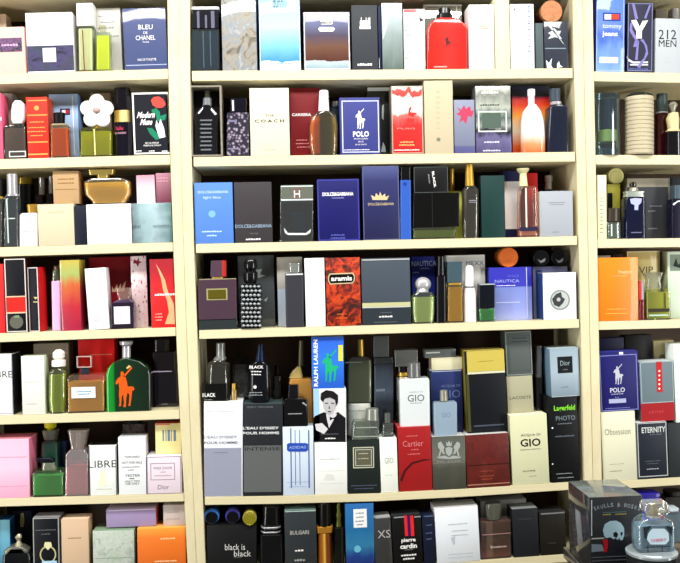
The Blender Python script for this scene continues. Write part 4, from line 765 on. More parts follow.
roller('M', 4, 508.5, 257.4, 9.9, 'orange round cap end of a bottle lying on the blue carton', a16, .055, ramp([(.3, (225, 125, 50)), (.7, (240, 140, 55))], 'N', scale=6), pl((190, 120, 55)), Y=.036)
a19 = Bx('M', 4, 533, 568, 266.5, 'lavender-grey film-wrapped carton behind the emblem box', wrap((120, 124, 158)), m((110, 112, 160)), Y=.05, D=.05, top=m((150, 155, 175)))
a19.panel(536, 270, 542, 318, m((60, 72, 130)), 'blue_strip'); a19.disc('print_blob', 540, 301, 2.4, m((130, 170, 215)), 2)
for cx, w_ in ((541.5, 'nearer the orange cap'), (559.5, 'nearer the right divider')):
    s = roller('M', 4, cx, 257.2, 8.3, f'black round cap end of a bottle lying, {w_}', a19, .045, pl((26, 28, 32)), pl((20, 20, 24)), Y=.052, rim=m((60, 62, 66), .15, .5))
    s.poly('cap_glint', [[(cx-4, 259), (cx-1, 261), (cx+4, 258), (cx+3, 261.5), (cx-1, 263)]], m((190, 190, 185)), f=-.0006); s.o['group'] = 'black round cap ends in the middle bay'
a = Bx('M', 4, 543, 576.3, 272.5, 'white carton bearing a round silver-grey emblem', W, m((60, 90, 150)), Y=.002, D=.044)
a.disc('emblem_ring', 560, 300, 10.5, m((165, 172, 172)), ri=8.6); a.disc('emblem', 560, 300, 8.4, m((205, 210, 208))); a.poly('emblem_figure', [[(552, 299), (556, 294), (561, 292), (562, 297), (565, 299), (563, 303), (559, 307), (554, 305)]], m((80, 86, 88)), 2); a.disc('emblem_spot', 558.5, 299.5, 2, m((200, 200, 200)), 3)
a.lines([(562, 279, 20), (560, 285, 16)], m((228, 230, 232)), h=.8)
# ================================================================ middle bay, tall row, standing on the shelf
DT = .105
b1 = Bx('M', 6, 202.5, 241.5, 402, 'tall carton, white over lavender-grey, dark printed title', m((236, 240, 248)), m((210, 214, 228)), D=DT, top=W)
b1.panel(202.8, 448, 241.3, 496, m((172, 176, 194)), 'grey_lower_half'); b1.text("L'EAU D'ISSEY", 220.5, 437, 33, m((150, 152, 165)), 2.6, bold=.01); b1.text('POUR HOMME', 221, 442.7, 33, m((130, 132, 145)), 2.6, bold=.01); b1.lines([(220, 411.5, 28)], m((215, 218, 230)), h=.8); b1.lines([(221, 452.5, 14)], m((140, 144, 160)), h=.7, lvl=2)
b2 = Bx('M', 6, 242, 281.5, 404, 'tall charcoal over grey carton with two white text rows', m((56, 60, 66)), m((40, 42, 46)), D=DT, top=m((90, 105, 105)))
b2.panel(242.3, 445.5, 281.3, 492, m((122, 126, 126)), 'grey_lower_half'); b2.text("L'EAU D'ISSEY", 261, 428, 36, m((232, 235, 238)), 2.7, bold=.03); b2.text('POUR HOMME', 261, 433, 36, m((232, 235, 238)), 2.7, bold=.03); b2.text('INTENSE', 262.5, 448.7, 35, m((50, 52, 56)), 3.4, lvl=2); b2.text('ISSEY MIYAKE', 260, 407, 26, m((140, 145, 150)), 1.8)
b3 = Bx('M', 6, 282.3, 313.2, 427, 'white carton with blue upright stripes and a blue label', m((222, 234, 250)), m((190, 210, 240)), D=DT, top=m((225, 235, 245)))
b3.bars([(290.5, 428, 291.6, 488), (295, 430, 295.7, 485), (299.5, 430, 300.2, 485), (308.3, 430, 309.6, 488)], m((110, 130, 180))); b3.poly('blue_label', [[(287, 444), (289, 443), (306, 443), (308, 444), (308, 450), (306, 451.5), (289, 451.5), (287, 450)]], m((60, 105, 200)), 2); b3.text('ADIDAS', 297.5, 447.2, 17, m((185, 205, 245)), 2.8, lvl=3); b3.lines([(298, 482, 22), (298, 486.5, 18)], m((180, 205, 240)), h=.9)
b4 = Bx('M', 6, 314.2, 346.8, 443, 'white carton under the portrait carton with pale print', m((248, 250, 248)), D=DT)
b4.lines([(330, 459, 20)], m((190, 192, 190)), h=.8); b4.bars([(318, 470.5, 345, 471), (320, 483, 343, 483.5)], m((222, 226, 226))); b4.poly('faint_crest', [[(326, 474), (333, 474), (335, 480), (324, 480)]], m((230, 232, 230)))
b5 = Bx('M', 6, 347.5, 379.6, 440.5, 'black-green carton with a double-framed square label', m((48, 58, 56)), m((34, 40, 40)), D=DT)
b5.frame(353, 447, 374, 468, 1.1, m((205, 208, 190))); b5.frame(355.2, 449.2, 371.8, 465.8, .8, m((205, 208, 190)), lvl=2); b5.panel(356.3, 450.3, 370.7, 464.7, m((120, 118, 104)), 'label'); b5.lines([(363.5, 453.5, 10), (363.5, 458.5, 11)], m((200, 198, 175)), h=1, lvl=2); b5.lines([(364, 485.5, 27), (364, 488.5, 20)], m((105, 112, 140)), h=.9)
b6 = Bx('M', 6, 380.4, 397.8, 438, 'narrow white carton left of the red one', m((244, 248, 242)), D=DT)
b6.text('GIO', 389, 460.5, 9, m((180, 190, 180)), 6); b6.lines([(389, 475, 8)], m((215, 225, 210)))
b7 = Bx('M', 6, 398.6, 432, 427, 'red carton with a dark curve and script name', m((178, 48, 52)), m((140, 36, 42)), D=DT, top=m((215, 95, 100)), Y=.004)
b7.text('Cartier', 413, 443.5, 21, m((225, 150, 150)), 6); b7.lines([(412, 436, 12), (415, 449.5, 8), (414, 454, 13)], m((215, 130, 130)), h=1.2); b7.poly('dark_curve', [[(400, 480), (404, 470), (412, 462), (424, 459), (432, 459.5), (425, 460.5), (413, 464), (406, 471), (402, 482)]], m((95, 30, 38)))
b8 = Bx('M', 6, 432.6, 466, 436, 'pewter grey carton with a pale heraldic crest', ramp([(0, (90, 92, 84)), (.4, (100, 102, 92)), (.55, (130, 132, 122)), (1, (108, 112, 104))], 'Z', .2, 3, coat=.5), D=DT, top=m((225, 225, 225)))
b8.poly('crest', [[(445.5, 448), (449, 446.8), (452.5, 448), (452, 453), (449, 456.5), (446, 453)], [(446, 441), (447.5, 443.5), (449, 440.5), (450.5, 443.5), (452, 441), (451.5, 446), (446.5, 446)], [(438, 443), (441, 441.5), (442.5, 444), (444.5, 447), (443.5, 450), (445, 454), (443, 454), (441.5, 451), (440, 456), (438.5, 456), (440, 450), (438, 447)], [(460, 443), (457, 441.5), (455.5, 444), (453.5, 447), (454.5, 450), (453, 454), (455, 454), (456.5, 451), (458, 456), (459.5, 456), (458, 450), (460, 447)], [(437, 456.8), (445, 455.6), (449, 457.6), (453, 455.6), (461, 456.8), (460, 458.2), (449, 459), (438, 458.2)]], m((185, 190, 188))); b8.text('PAL ZILERI', 449, 461.5, 24, m((170, 172, 165)), 1.8); b8.bars([(433, 462.5, 465.5, 463.2)], m((140, 142, 134)))
b9 = Bx('M', 6, 466.8, 510, 434, 'wide brick-brown carton with a fine seam', ramp([(.35, (128, 50, 42)), (.65, (110, 42, 38))], 'N', scale=5, coat=.5), m((90, 34, 30)), D=DT, top=m((215, 215, 215)))
b9.bars([(467.3, 464, 509.6, 465)], m((80, 40, 32))); b9.lines([(487, 471, 13), (487, 476, 15), (487, 479, 12)], m((170, 90, 70)), h=1); b9.bars([(467.2, 483.5, 509.6, 484.4)], m((195, 150, 130)))
b10 = Bx('M', 6, 511.8, 549, 414.5, 'cream carton with three big black serif letters', m((224, 226, 196)), m((190, 190, 160)), D=DT, top=m((245, 242, 218)), Y=.002)
b10.text('ACQUA DI', 530.5, 435, 20, m((80, 82, 78)), 2.8); b10.text('GIO', 530.5, 442.5, 21, m((28, 30, 32)), 8, bold=.02); b10.text('GIORGIO ARMANI', 530.5, 449.3, 21, m((120, 120, 110)), 1.2); b10.text('HOMME', 529, 471, 13, m((120, 120, 105)), 1.8); b10.lines([(533, 476, 8)], m((170, 170, 150)), h=.7)
b11 = Bx('M', 6, 550.5, 579.6, 397, 'black carton with lime green handwriting', m((24, 28, 34)), m((34, 38, 38)), D=DT, Y=.002)
b11.text('Lagerfeld', 564.5, 408.5, 22, m((150, 225, 70)), 7, bold=.03); b11.text('PHOTO', 565.5, 418, 20, m((150, 165, 170)), 4.6); b11.lines([(565, 423.5, 15)], m((140, 150, 155)), h=.9); b11.lines([(565, 436, 20)], m((120, 128, 135)), h=1.4); b11.lines([(564.5, 473.5, 17), (566, 477.5, 17)], m((165, 172, 175)), h=.9)
b11.disc('white_spot', 552.4, 428, .9, W); b11.disc('white_spot', 552.6, 464, .7, W)
# ---- second tier
a = Bt('M', 6, 200.5, 231.5, 343, 'silver-capped clear bottle in a black lettered base cup', on=b1, Y=.012, D=.036)
glassbody(a, [(361, 212, 224), (364, 207, 229), (384, 206, 229.5)], m((48, 46, 42), .15, 0, .4, .2), 366, g=glass((200, 200, 185), .15), r=.9); a.sh('base_cup', [(383.5, 201, 229.8), (None, 201.5, 229.8)], pl((14, 15, 18)), r=.8); a.sh('cap', [(343.5, 215.5, 224.5), (357.5, 215.5, 224.5), (358, 214, 226), (361, 212.5, 225.5)], m((160, 162, 160), .3, .5), r=1, rnd=True)
a.text('BLACK', 209, 395, 13, W, 3.8, bold=.02); a.text('for men', 208, 399.5, 8, m((190, 190, 190)), 1.6)
a = Bt('M', 6, 230.5, 237, 384, 'tiny gold-topped bottle beside the black base cup', on=b1, Y=.02, D=.014)
a.sh('bottle_body', [(390, 231, 236.5), (None, 231, 237)], mt((190, 170, 120)), r=1, rnd=True); a.sh('cap', [(384, 231.5, 235.5), (390, 231.5, 235.5)], GD, r=1, rnd=True)
a = Bt('M', 6, 232, 250, 360, 'smoky grey glass bottle at the back between two black ones', on=b1, Y=.065, D=.03)
a.sh('bottle_body', [(364, 233, 248), (None, 232, 250)], ramp([(.35, (48, 50, 52)), (.65, (86, 88, 86))], 'N', scale=5, rough=.15, coat=.8), r=.4); a.sh('cap', [(357, 236, 245), (363.7, 236, 245)], K, r=.6)
a = Bt('M', 6, 247, 271.5, 345, 'black round bottle with a stepped blue cap and white name', on=b2, Y=.012, D=.034)
a.sh('bottle_body', [(362, 252, 267), (366, 248.5, 270.5), (398, 248, 271.5), (None, 252, 268)], pl((18, 24, 34)), r=.9); a.sh('cap', [(345, 257.5, 263), (351, 257, 263.5), (356, 256, 264), (362, 255, 264.5)], m((36, 52, 84), .25, .2), r=1, rnd=True)
a.text('BLACK', 256.5, 367, 14, W, 3, bold=.02, f=-.0006); a.lines([(256.5, 371.5, 11), (256.5, 374.5, 10)], W, h=1, f=-.0006); a.disc('small_crest', 255, 387, 1.6, W, f=-.0006); a.lines([(256, 392.5, 13), (256, 395, 14)], m((180, 185, 190)), h=.8, f=-.0006)
a = Bt('M', 6, 272.5, 281.5, 366, 'narrow black bottle in shade behind the stepped blue cap', on=b2, Y=.07, D=.02)
a.sh('bottle_body', [(376, 272.5, 281), (None, 272.5, 281.5)], tg((36, 34, 38)), r=.5); a.sh('cap', [(366, 274, 280), (375.7, 274, 280)], K, r=1, rnd=True)
a = Bt('M', 6, 282, 308, 385, 'squat black bottle with a block cap on the striped carton', on=b3, Y=.008, D=.032)
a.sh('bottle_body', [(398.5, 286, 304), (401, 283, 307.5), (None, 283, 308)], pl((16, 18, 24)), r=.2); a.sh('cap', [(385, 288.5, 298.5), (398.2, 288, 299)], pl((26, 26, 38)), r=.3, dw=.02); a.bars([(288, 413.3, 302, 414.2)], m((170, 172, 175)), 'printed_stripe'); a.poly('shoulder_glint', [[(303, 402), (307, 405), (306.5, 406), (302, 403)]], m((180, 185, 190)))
a = Bt('M', 6, 288, 313, 341, 'tall amber bottle with a gold sail-shaped top at the back', on=b3, Y=.05, D=.04)
a.sh('bottle_body', [(379, 290, 311), (383, 289, 313), (None, 289, 313)], lq((170, 120, 50)), r=.3)
a.sh('gold_top', [(367, 297, 301), (372, 292, 302), (379, 289, 303)], m((235, 215, 150), .25, .4), r=.6, d=.5); a.sh('cap', [(341, 299, 304), (366.8, 298, 304)], m((130, 122, 95), .3, .4), r=1, rnd=True)
b17 = Bx('M', 6, 313.2, 346, 388.5, 'carton printed with a grey portrait of a dark-haired young man', m((232, 234, 236)), m((180, 205, 225)), on=b4, Y=.008, D=.04, top=m((200, 220, 235)))
b17.panel(313.4, 388.8, 319.4, 441, m((180, 218, 242)), 'pale_blue_strip')
b17.poly('printed_suit', [[(315, 416), (324, 412), (330, 416), (338, 412), (345.6, 418), (345.6, 442), (313.6, 442), (313.6, 418)]], m((34, 34, 42)), 1)
b17.poly('printed_shirt', [[(326, 414), (332, 412), (337, 414), (333, 421), (329, 428), (327, 420)], [(315, 424), (322, 423), (328, 429), (324, 434), (316, 430)]], m((225, 225, 230)), 2)
b17.poly('printed_face', [[(323, 398), (327, 395), (333, 396), (336, 401), (335.5, 408), (333, 413.5), (329.5, 415.5), (326, 413), (323.5, 407)]], m((205, 205, 208)), 3)
b17.poly('printed_hair', [[(320.5, 399), (321, 393), (326, 390), (333, 391), (338, 395), (338, 402), (336, 406), (335, 400), (330, 397.5), (325, 398.5), (323, 402)]], m((44, 42, 48)), 4)
b17.poly('printed_features', [[(325, 403), (328, 402.4), (328, 403.4), (325, 404)], [(331, 402.4), (334, 403), (334, 404), (331, 403.4)], [(329, 405), (330.2, 408.6), (328.6, 408.6)], [(327.5, 411), (331.5, 411), (330.5, 412.2), (328.5, 412.2)]], m((70, 68, 76)), 4)
b17.poly('printed_bow', [[(329.5, 416.5), (333, 418), (336.5, 416), (336, 420), (333, 418.6), (330, 420.5)]], K, 3); b17.lines([(330, 434, 18)], m((120, 120, 128)), h=.9, lvl=2); b17.lines([(330.5, 438.3, 11)], W, h=1.3, lvl=2)
b18 = Bx('M', 6, 311.5, 343.6, 337, 'bright blue carton with green rider and yellow numeral 1', ramp([(0, (60, 125, 225)), (.5, (70, 145, 240)), (1, (60, 115, 220))]), m((130, 190, 240)), on=b17, Y=.01, D=.036, top=m((200, 225, 245)))
b18.text('RALPH LAUREN', 315.8, 363, 4.2, W, 47, rot=90, bold=.03); b18.poly('horse_rider_logo', HORSE, m((50, 195, 150)), box=(322, 349, 339, 382)); b18.text('1', 340.6, 353, 4.6, m((240, 230, 80)), 16, lvl=2, bold=.06)
bj = It('M', 6, 347.5, 372, 404, 'white jar with a wire loop under the grey-green bottle', on=b5, Y=.05, D=.05, name='white_jar', cat='jar')
bj.sh('jar_body', [(411, 348, 371.5), (None, 348, 371.5)], m((222, 224, 216), .4), r=1, rnd=True); bj.sh('lid', [(404, 347.8, 371.8), (410.8, 347.8, 371.8)], m((235, 236, 228), .4), r=1, rnd=True); bj.o['group'] = ''; del bj.o['group']
a = Bt('M', 6, 346.5, 373, 340, 'grey-green glass bottle with a gold cap standing on a white jar', on=bj, Y=.056, D=.034)
glassbody(a, [(357, 350, 369), (361, 347, 372.5), (None, 347, 372.5)], lq((130, 138, 112)), 361, g=glass((205, 210, 190), .15), r=.5, d=1); a.sh('cap', [(340, 358, 364), (356.8, 358, 364.5)], GD, r=1, rnd=True); a.bars([(345, 362, 362, 363)], m((150, 155, 150)), 'glass_edge')
a = Bt('M', 6, 352, 381, 409, 'low clear glass bottle with a wide silver cap lying forward', on=b5, Y=.01, D=.034)
glassbody(a, [(421, 354, 380), (424, 352.5, 379.4), (None, 352, 379.4)], None, g=glass((205, 215, 205), .35), r=.4); a.sh('cap', [(409.5, 366.5, 379), (421, 366, 379.5)], m((175, 178, 170), .3, .5), r=1, rnd=True); a.bars([(356, 427, 377, 428), (354, 436, 379, 437)], m((175, 182, 172)), 'glass_edge')
a = Bt('M', 6, 382, 394, 414, 'small clear flask just left of the red carton top', on=b6, Y=.012, D=.026)
glassbody(a, [(424, 383, 393.5), (None, 382.5, 394)], None, g=glass((200, 208, 200), .3), r=.4); a.sh('cap', [(414, 385, 391), (424, 385, 391)], m((120, 124, 118), .3, .4), r=1, rnd=True)
a = Bt('M', 6, 373, 394.5, 336, 'tall steel-blue bottle under a high grey rectangular cap', on=b6, Y=.056, D=.028)
a.sh('bottle_body', [(364, 374.4, 393.5), (None, 374.4, 394)], ramp([(0, (50, 54, 60)), (.45, (60, 66, 76)), (.6, (92, 104, 118)), (1, (58, 64, 74))], 'Z', .1, rough=.15, coat=.8), r=.2); a.sh('shoulder', [(357.5, 374, 393), (363.8, 374, 394)], m((84, 88, 90), .3, .3), r=.3); a.sh('cap', [(336, 373.5, 389), (357, 373.5, 389)], m((118, 122, 122), .35, .4), r=.15); a.bars([(376, 389, 385, 391.5)], m((130, 138, 148)))
a = Bt('M', 6, 395.5, 418, 350, 'dark olive bottle with a silver slab cap behind the white one', on=b7, Y=.06, D=.034)
a.sh('bottle_body', [(377, 396, 417), (None, 396, 418)], tg((60, 58, 36)), r=.4); a.sh('collar', [(372.5, 398, 410), (376.8, 398, 410)], GD, r=1, rnd=True); a.sh('cap', [(350, 394.5, 418), (366.5, 395, 418)], m((150, 152, 150), .35, .5), r=.15); a.sh('neck', [(366.7, 397, 411), (372.3, 397, 411)], pl((40, 22, 28)), r=.7)
a = Bt('M', 6, 399, 430.5, 363, 'white square bottle with grey letters and a grey cap', on=b7, Y=.01, D=.034)
a.sh('bottle_body', [(378.5, 400.5, 428.5), (381, 399.5, 429.8), (None, 400.5, 430.5)], m((228, 234, 236), .2, 0, .7), r=.3); a.sh('cap', [(363.5, 409, 421), (378, 409, 421.5)], m((150, 150, 152), .3, .5), r=1, rnd=True)
a.text('GIO', 416, 398, 17, m((110, 115, 120)), 7); a.text('ACQUA DI', 416, 392, 13, m((175, 180, 182)), 1.4); a.lines([(416, 403, 12)], m((165, 170, 172)), h=.7)
b23 = Bx('M', 6, 431.5, 463, 370, 'navy carton with pale letters behind the frosted small bottle', ramp([(0, (38, 52, 100)), (1, (50, 68, 125))]), m((90, 100, 75)), on=b8, Y=.042, D=.05, top=m((215, 220, 225)))
b23.text('ACQUA DI', 450.5, 386, 19, m((125, 140, 180)), 3); b23.text('GIO', 450.5, 394, 20, m((115, 130, 172)), 8); b23.bars([(432, 370.6, 466, 371.4)], m((190, 198, 210)))
b24 = Bx('M', 6, 431.5, 462.5, 357.5, 'flat cream carton lying on the navy one', m((226, 222, 196)), m((225, 210, 190)), on=b23, Y=.044, D=.045)
a = Bx('M', 6, 425, 456, 349.5, 'flat silver pack on top of the cream lying carton', m((150, 156, 156), .3, .4), on=b24, Y=.046, D=.04)
a.bars([(426, 352, 440, 353.4)], m((225, 228, 225)))
a = Bt('M', 6, 434, 457.5, 391, 'small frosted blue-white bottle before the navy carton', on=b8, Y=.006, D=.028)
a.sh('bottle_body', [(402.5, 435, 456.5), (404, 434.2, 457.2), (None, 434.5, 457.5)], m((185, 205, 222), .4, 0, .3, .3), r=.25); a.sh('cap', [(391, 441, 448.5), (402, 441, 449)], m((175, 175, 160), .3, .4), r=1, rnd=True); a.text('GIO', 446, 415, 9, m((150, 170, 190)), 5)
b26 = Bx('M', 6, 466.8, 507, 350, 'gold-topped carton with a dark navy front', m((34, 38, 48)), m((150, 140, 60)), on=b9, Y=.02, D=.055, top=m((220, 205, 120)))
b26.panel(466.9, 350.3, 506.8, 371, m((212, 198, 110)), 'gold_upper_band'); b26.bars([(467.5, 371.2, 506.6, 373.4)], m((225, 225, 200)), lvl=2); b26.lines([(486, 361, 16)], m((185, 170, 85)), h=.8, lvl=2); b26.bars([(474, 424.5, 504, 426)], m((95, 104, 118))); b26.bars([(467.2, 374, 470, 432)], m((96, 100, 62)))
b27 = Bx('M', 6, 507.6, 533.6, 376, 'beige-grey carton with one dark capital word under the grey one', m((188, 186, 162)), m((165, 165, 145)), on=b10, Y=.028, D=.05)
b27.text('LACOSTE', 520.5, 397.5, 22, m((110, 112, 100)), 3)
b28 = Bx('M', 6, 505.8, 532.5, 331, 'framed grey carton topmost of the stack on the cream one', m((112, 120, 118)), m((90, 96, 96)), on=b27, Y=.03, D=.045, top=m((160, 165, 160)))
b28.frame(506, 331.5, 532.2, 375, .8, m((160, 166, 164))); b28.frame(508.6, 335.5, 530.5, 371, .5, m((95, 102, 108))); b28.lines([(519.5, 338, 16), (519.5, 341.5, 18)], m((88, 94, 105)), h=1.4)
a = Bt('M', 6, 536, 542.5, 346, 'chrome-collared dark bottle in shade left of the pale blue carton', on=b10, Y=.04, D=.026)
a.sh('bottle_body', [(378, 536.3, 542.4), (None, 536.3, 542.4)], tg((52, 44, 48)), r=.5); a.sh('cap', [(346, 536, 542.6), (360, 537, 542.6), (364, 536.4, 542.4), (377.7, 536.4, 542.4)], m((165, 165, 165), .15, .8), r=.8)
a = Bx('M', 6, 551, 580, 348, 'pale blue-grey carton with a black square nameplate', ramp([(0, (160, 178, 190)), (.5, (185, 200, 212)), (1, (165, 182, 194))]), m((130, 155, 175)), on=b11, Y=.006, D=.06, top=m((195, 210, 215)))
a.panel(557.5, 356.5, 572.5, 373, m((26, 34, 42)), 'black_nameplate'); a.text('Dior', 565, 363, 10, m((170, 185, 190)), 5, lvl=2); a.lines([(565.5, 369.5, 5)], m((130, 140, 145)), lvl=2); a.lines([(565, 387, 8)], m((145, 160, 172)), h=1.5); a.bars([(551.4, 396, 579.5, 397)], m((225, 232, 235)))
# ================================================================ middle bay, bottom row
c1 = Bx('M', 7, 206, 256, 525, 'wide black carton with small white lowercase words', m((42, 44, 46)), m((30, 30, 32)), D=.05)
c1.text('black is', 235, 547, 20, m((225, 225, 225)), 6); c1.text('black', 242.5, 553.5, 17, m((225, 225, 225)), 6); c1.lines([(238, 557.5, 8)], m((110, 110, 110)))
roller('M', 7, 211.5, 518.5, 7.8, 'blue-rimmed black cap end lying nearest the left divider', c1, .05, m((70, 130, 200), .3, 0, .5), m((50, 70, 120), .3, 0, .5), Y=.01, rim=pl((26, 28, 36)))
roller('M', 7, 232.5, 518, 7.6, 'violet-rimmed black cap end lying left of the gold cap', c1, .05, m((90, 88, 170), .3, 0, .5), m((50, 48, 100), .3, 0, .5), Y=.012, rim=pl((26, 26, 32)))
roller('M', 7, 249.4, 518.5, 7.2, 'glossy gold cap end of a bottle lying on the black carton', c1, .05, m((215, 205, 110), .2, .6), m((90, 88, 70), .3, .3), Y=-.004, rim=m((185, 178, 70), .3, .5))
a = Bt('M', 7, 257, 284, 502.5, 'tall black bottle with two thin silver rings', D=.04)
a.sh('bottle_body', [(535, 259.5, 283), (None, 259.5, 284)], pl((24, 28, 34)), r=.4); a.sh('cap', [(507, 262, 280), (526, 261, 281)], pl((20, 22, 26)), r=.8); a.sh('ring', [(527.5, 260.5, 281), (529, 260.5, 281)], SV, r=.8); a.sh('collar', [(529.3, 261, 281), (531.8, 261, 281)], K, r=.8); a.sh('ring', [(532, 260.5, 281), (533.5, 260.5, 281)], SV, r=.8)
a = Bx('M', 7, 284.5, 316.5, 510, 'film-wrapped slate carton with silver mid-line lettering', wrap((62, 70, 76)), m((50, 55, 60)), D=.045, top=m((150, 175, 170)))
a.text('BULGARI', 299.5, 532.5, 19, m((190, 192, 185)), 4, bold=.02); a.lines([(299.5, 550.5, 9)], W, h=1.6); a.lines([(300, 560, 11)], m((180, 182, 180)), h=2); a.bars([(285, 510.5, 316, 511.6)], m((185, 205, 200)))
a = Bt('M', 7, 317, 333.5, 503, 'amber bottle with a gold collar under a black cap', D=.03)
a.sh('cap', [(503.5, 318, 332), (526.5, 318, 332)], pl((20, 18, 20)), r=1, rnd=True); a.sh('collar', [(527, 316.5, 333), (533.5, 317, 332.5)], mt((215, 165, 80)), r=.5); a.sh('bottle_body', [(534, 318, 332), (None, 317.5, 333)], ramp([(0, (105, 55, 20)), (.35, (190, 125, 40)), (.5, (240, 210, 110)), (.6, (160, 95, 30)), (1, (80, 45, 25))], 'X', rough=.1, coat=.8, trans=.3), r=.8)  # highlight on the amber painted as a bright centre between dark sides
a = Bt('M', 7, 334.3, 344.5, 503, 'slim black-green bottle with a gilded spire top', D=.024)
a.sh('bottle_body', [(528, 334.5, 344), (None, 334.5, 344.5)], tg((26, 34, 26)), r=.6); a.sh('spire', [(503, 338, 340), (508, 336.5, 341), (512, 337.5, 340.5), (516, 336, 342), (520, 337, 341), (527.8, 336, 342)], mt((120, 125, 70)), r=1, rnd=True)
a = Bx('M', 7, 345.3, 374, 503.5, 'ocean blue carton with a white upright label', ramp([(0, (40, 60, 150)), (.2, (45, 90, 165)), (.35, (70, 150, 190)), (.6, (45, 130, 180)), (1, (60, 130, 190))], 'Z', .2, 3, coat=.4), m((50, 90, 120)), D=.045)
a.panel(353.5, 509, 366.8, 527.5, W, 'white_label'); a.lines([(360, 513, 9), (360, 517, 8), (360, 521, 9), (360, 524.5, 6)], m((120, 150, 170)), h=1, lvl=2); a.disc('drop', 357.5, 549, 3.5, m((130, 200, 225)))
a = Bx('M', 7, 375, 392.5, 517, 'grey film-wrapped carton with pale angular letters', wrap((72, 74, 76)), D=.045, top=m((190, 190, 190)))
a.text('XS', 384, 534, 13, m((195, 190, 190)), 8); a.bars([(375.4, 516.6, 392, 518)], m((180, 184, 182)))
a = Bx('M', 7, 393.3, 423, 515, 'black carton with a red and purple upright stripe', m((26, 27, 30)), K, D=.045, top=m((70, 72, 74)))
a.bars([(404.5, 515.5, 407.5, 536), (410.5, 515.5, 413.8, 536)], m((235, 65, 65)), 'red_stripe'); a.bars([(407.6, 515.5, 410.4, 536)], m((80, 30, 120)), 'purple_stripe'); a.bars([(393.8, 516.6, 404, 517.8), (414.2, 516, 422.5, 517.2)], m((170, 175, 178)))
a.text('pierre', 408.5, 540.5, 14.5, W, 5, bold=.03); a.text('cardin', 408.5, 546, 17, W, 5, bold=.03); a.lines([(409, 549.6, 9)], m((150, 150, 150)), h=.8); a.lines([(409, 555, 16), (409, 558.6, 12)], W, h=1.6)
a = Bx('M', 7, 423.8, 435.5, 514.5, 'narrow navy carton beside the tall white one', m((34, 44, 72)), D=.05)
a.bars([(424, 515.5, 435, 516.6)], m((110, 130, 160))); a.lines([(429, 525, 6), (429, 533, 7), (429, 539, 6)], m((120, 140, 180)), h=.8)
a = Bx('M', 7, 436.5, 480, 507, 'large white carton with faint grey print', m((238, 243, 250)), m((225, 228, 235)), Y=.0, D=.06, top=m((205, 205, 205)))
a.lines([(458, 524, 20), (460, 530.5, 17), (460, 535, 18)], m((190, 196, 205)), h=1); a.poly('faint_letter', [[(451, 538), (455, 536), (455, 544), (453, 545)]], m((205, 210, 220))); a.lines([(461, 553.5, 26), (461, 557, 26)], m((205, 212, 220)), h=1.2)
a = Bt('M', 7, 480.6, 512.3, 504.5, 'brown-tinted flask with a stout clear-grey cap', Y=.004, D=.034)
glassbody(a, [(520.5, 481, 511.5), (None, 481, 512)], ramp([(0, (215, 160, 140)), (.25, (155, 85, 70)), (.6, (115, 68, 62)), (1, (140, 95, 90))], 'Z', .1, rough=.12, coat=.6, trans=.3), 522, g=glass((235, 215, 210), .2), r=.25)
a.sh('cap', [(504.5, 487, 502.5), (508, 486.3, 503.3), (520.3, 488, 501.5)], m((125, 128, 118), .15, 0, .8, .4), r=.8); a.text('Boucheron', 498.5, 546.5, 16, m((235, 215, 210)), 2.6); a.bars([(482, 533.6, 511, 534.3)], m((190, 150, 145)), 'printed_stripe')
a = Bx('M', 7, 513.5, 539.3, 508.5, 'charcoal carton left of the black film-wrapped one', m((52, 56, 62)), m((40, 44, 46)), D=.05, top=m((150, 155, 155)))
a.lines([(525.5, 519, 15)], m((85, 90, 95)), h=1)
a = Bx('M', 7, 540.3, 566.5, 512, 'black film-wrapped carton beside the foreground skull box', wrap((18, 19, 22)), D=.05, top=m((60, 62, 64)))
a.bars([(540.8, 512.5, 566, 513.8)], m((150, 152, 155))); a.lines([(552.5, 543, 8)], m((85, 88, 92)), h=1.2)
for x0, x1, yt, lk, c in ((437, 458, 501, 'light grey carton top behind the large white one', (165, 165, 160)), (482, 528, 500, 'pale grey wide carton at the back behind the brown flask', (178, 178, 172))):
    Bx('M', 7, x0, x1, yt, lk, m(c), Y=.09, D=.05)
# ================================================================ right bay, top row
a = Bx('R', 1, 595, 623.6, -3, 'sky and denim blue carton with a small flag', ramp([(0, (150, 185, 235)), (.3, (130, 165, 225)), (.45, (90, 125, 205)), (.6, (120, 150, 225)), (1, (110, 150, 225))], 'Z', .5, 3.2, coat=.5), m((60, 80, 170)), D=.045)
a.frame(595.3, -5, 623.7, 70.6, .6, m((190, 205, 240))); a.panel(603, 12.8, 620.5, 21, m((60, 85, 165)), 'flag'); a.panel(604.5, 14.3, 611, 19.5, W, 'flag_white', 2); a.panel(611.2, 14.3, 619, 19.5, m((225, 90, 70)), 'flag_red', 2)
a.text('tommy', 612, 27, 20, m((205, 215, 245)), 5.5, bold=.02); a.text('jeans', 610, 34.5, 16, W, 6, bold=.02); a.panel(599.5, 57, 618, 63, m((235, 240, 248)), 'white_label'); a.lines([(609, 60, 11)], m((150, 170, 210)), lvl=2)
a = Bx('R', 1, 626.4, 652, 3, 'slate carton with giant intertwined violet-white letters', m((70, 72, 92)), m((50, 52, 70)), D=.045)
a.frame(625.8, 3.3, 652.3, 71, .7, m((150, 155, 195)))
a.poly('letter_y', [[(631, 20.5), (636, 19.8), (639.5, 27), (642.5, 21), (648, 20.5), (641.8, 31), (641.5, 38.5), (636, 38.5), (636.3, 31.5)]], W, 3)
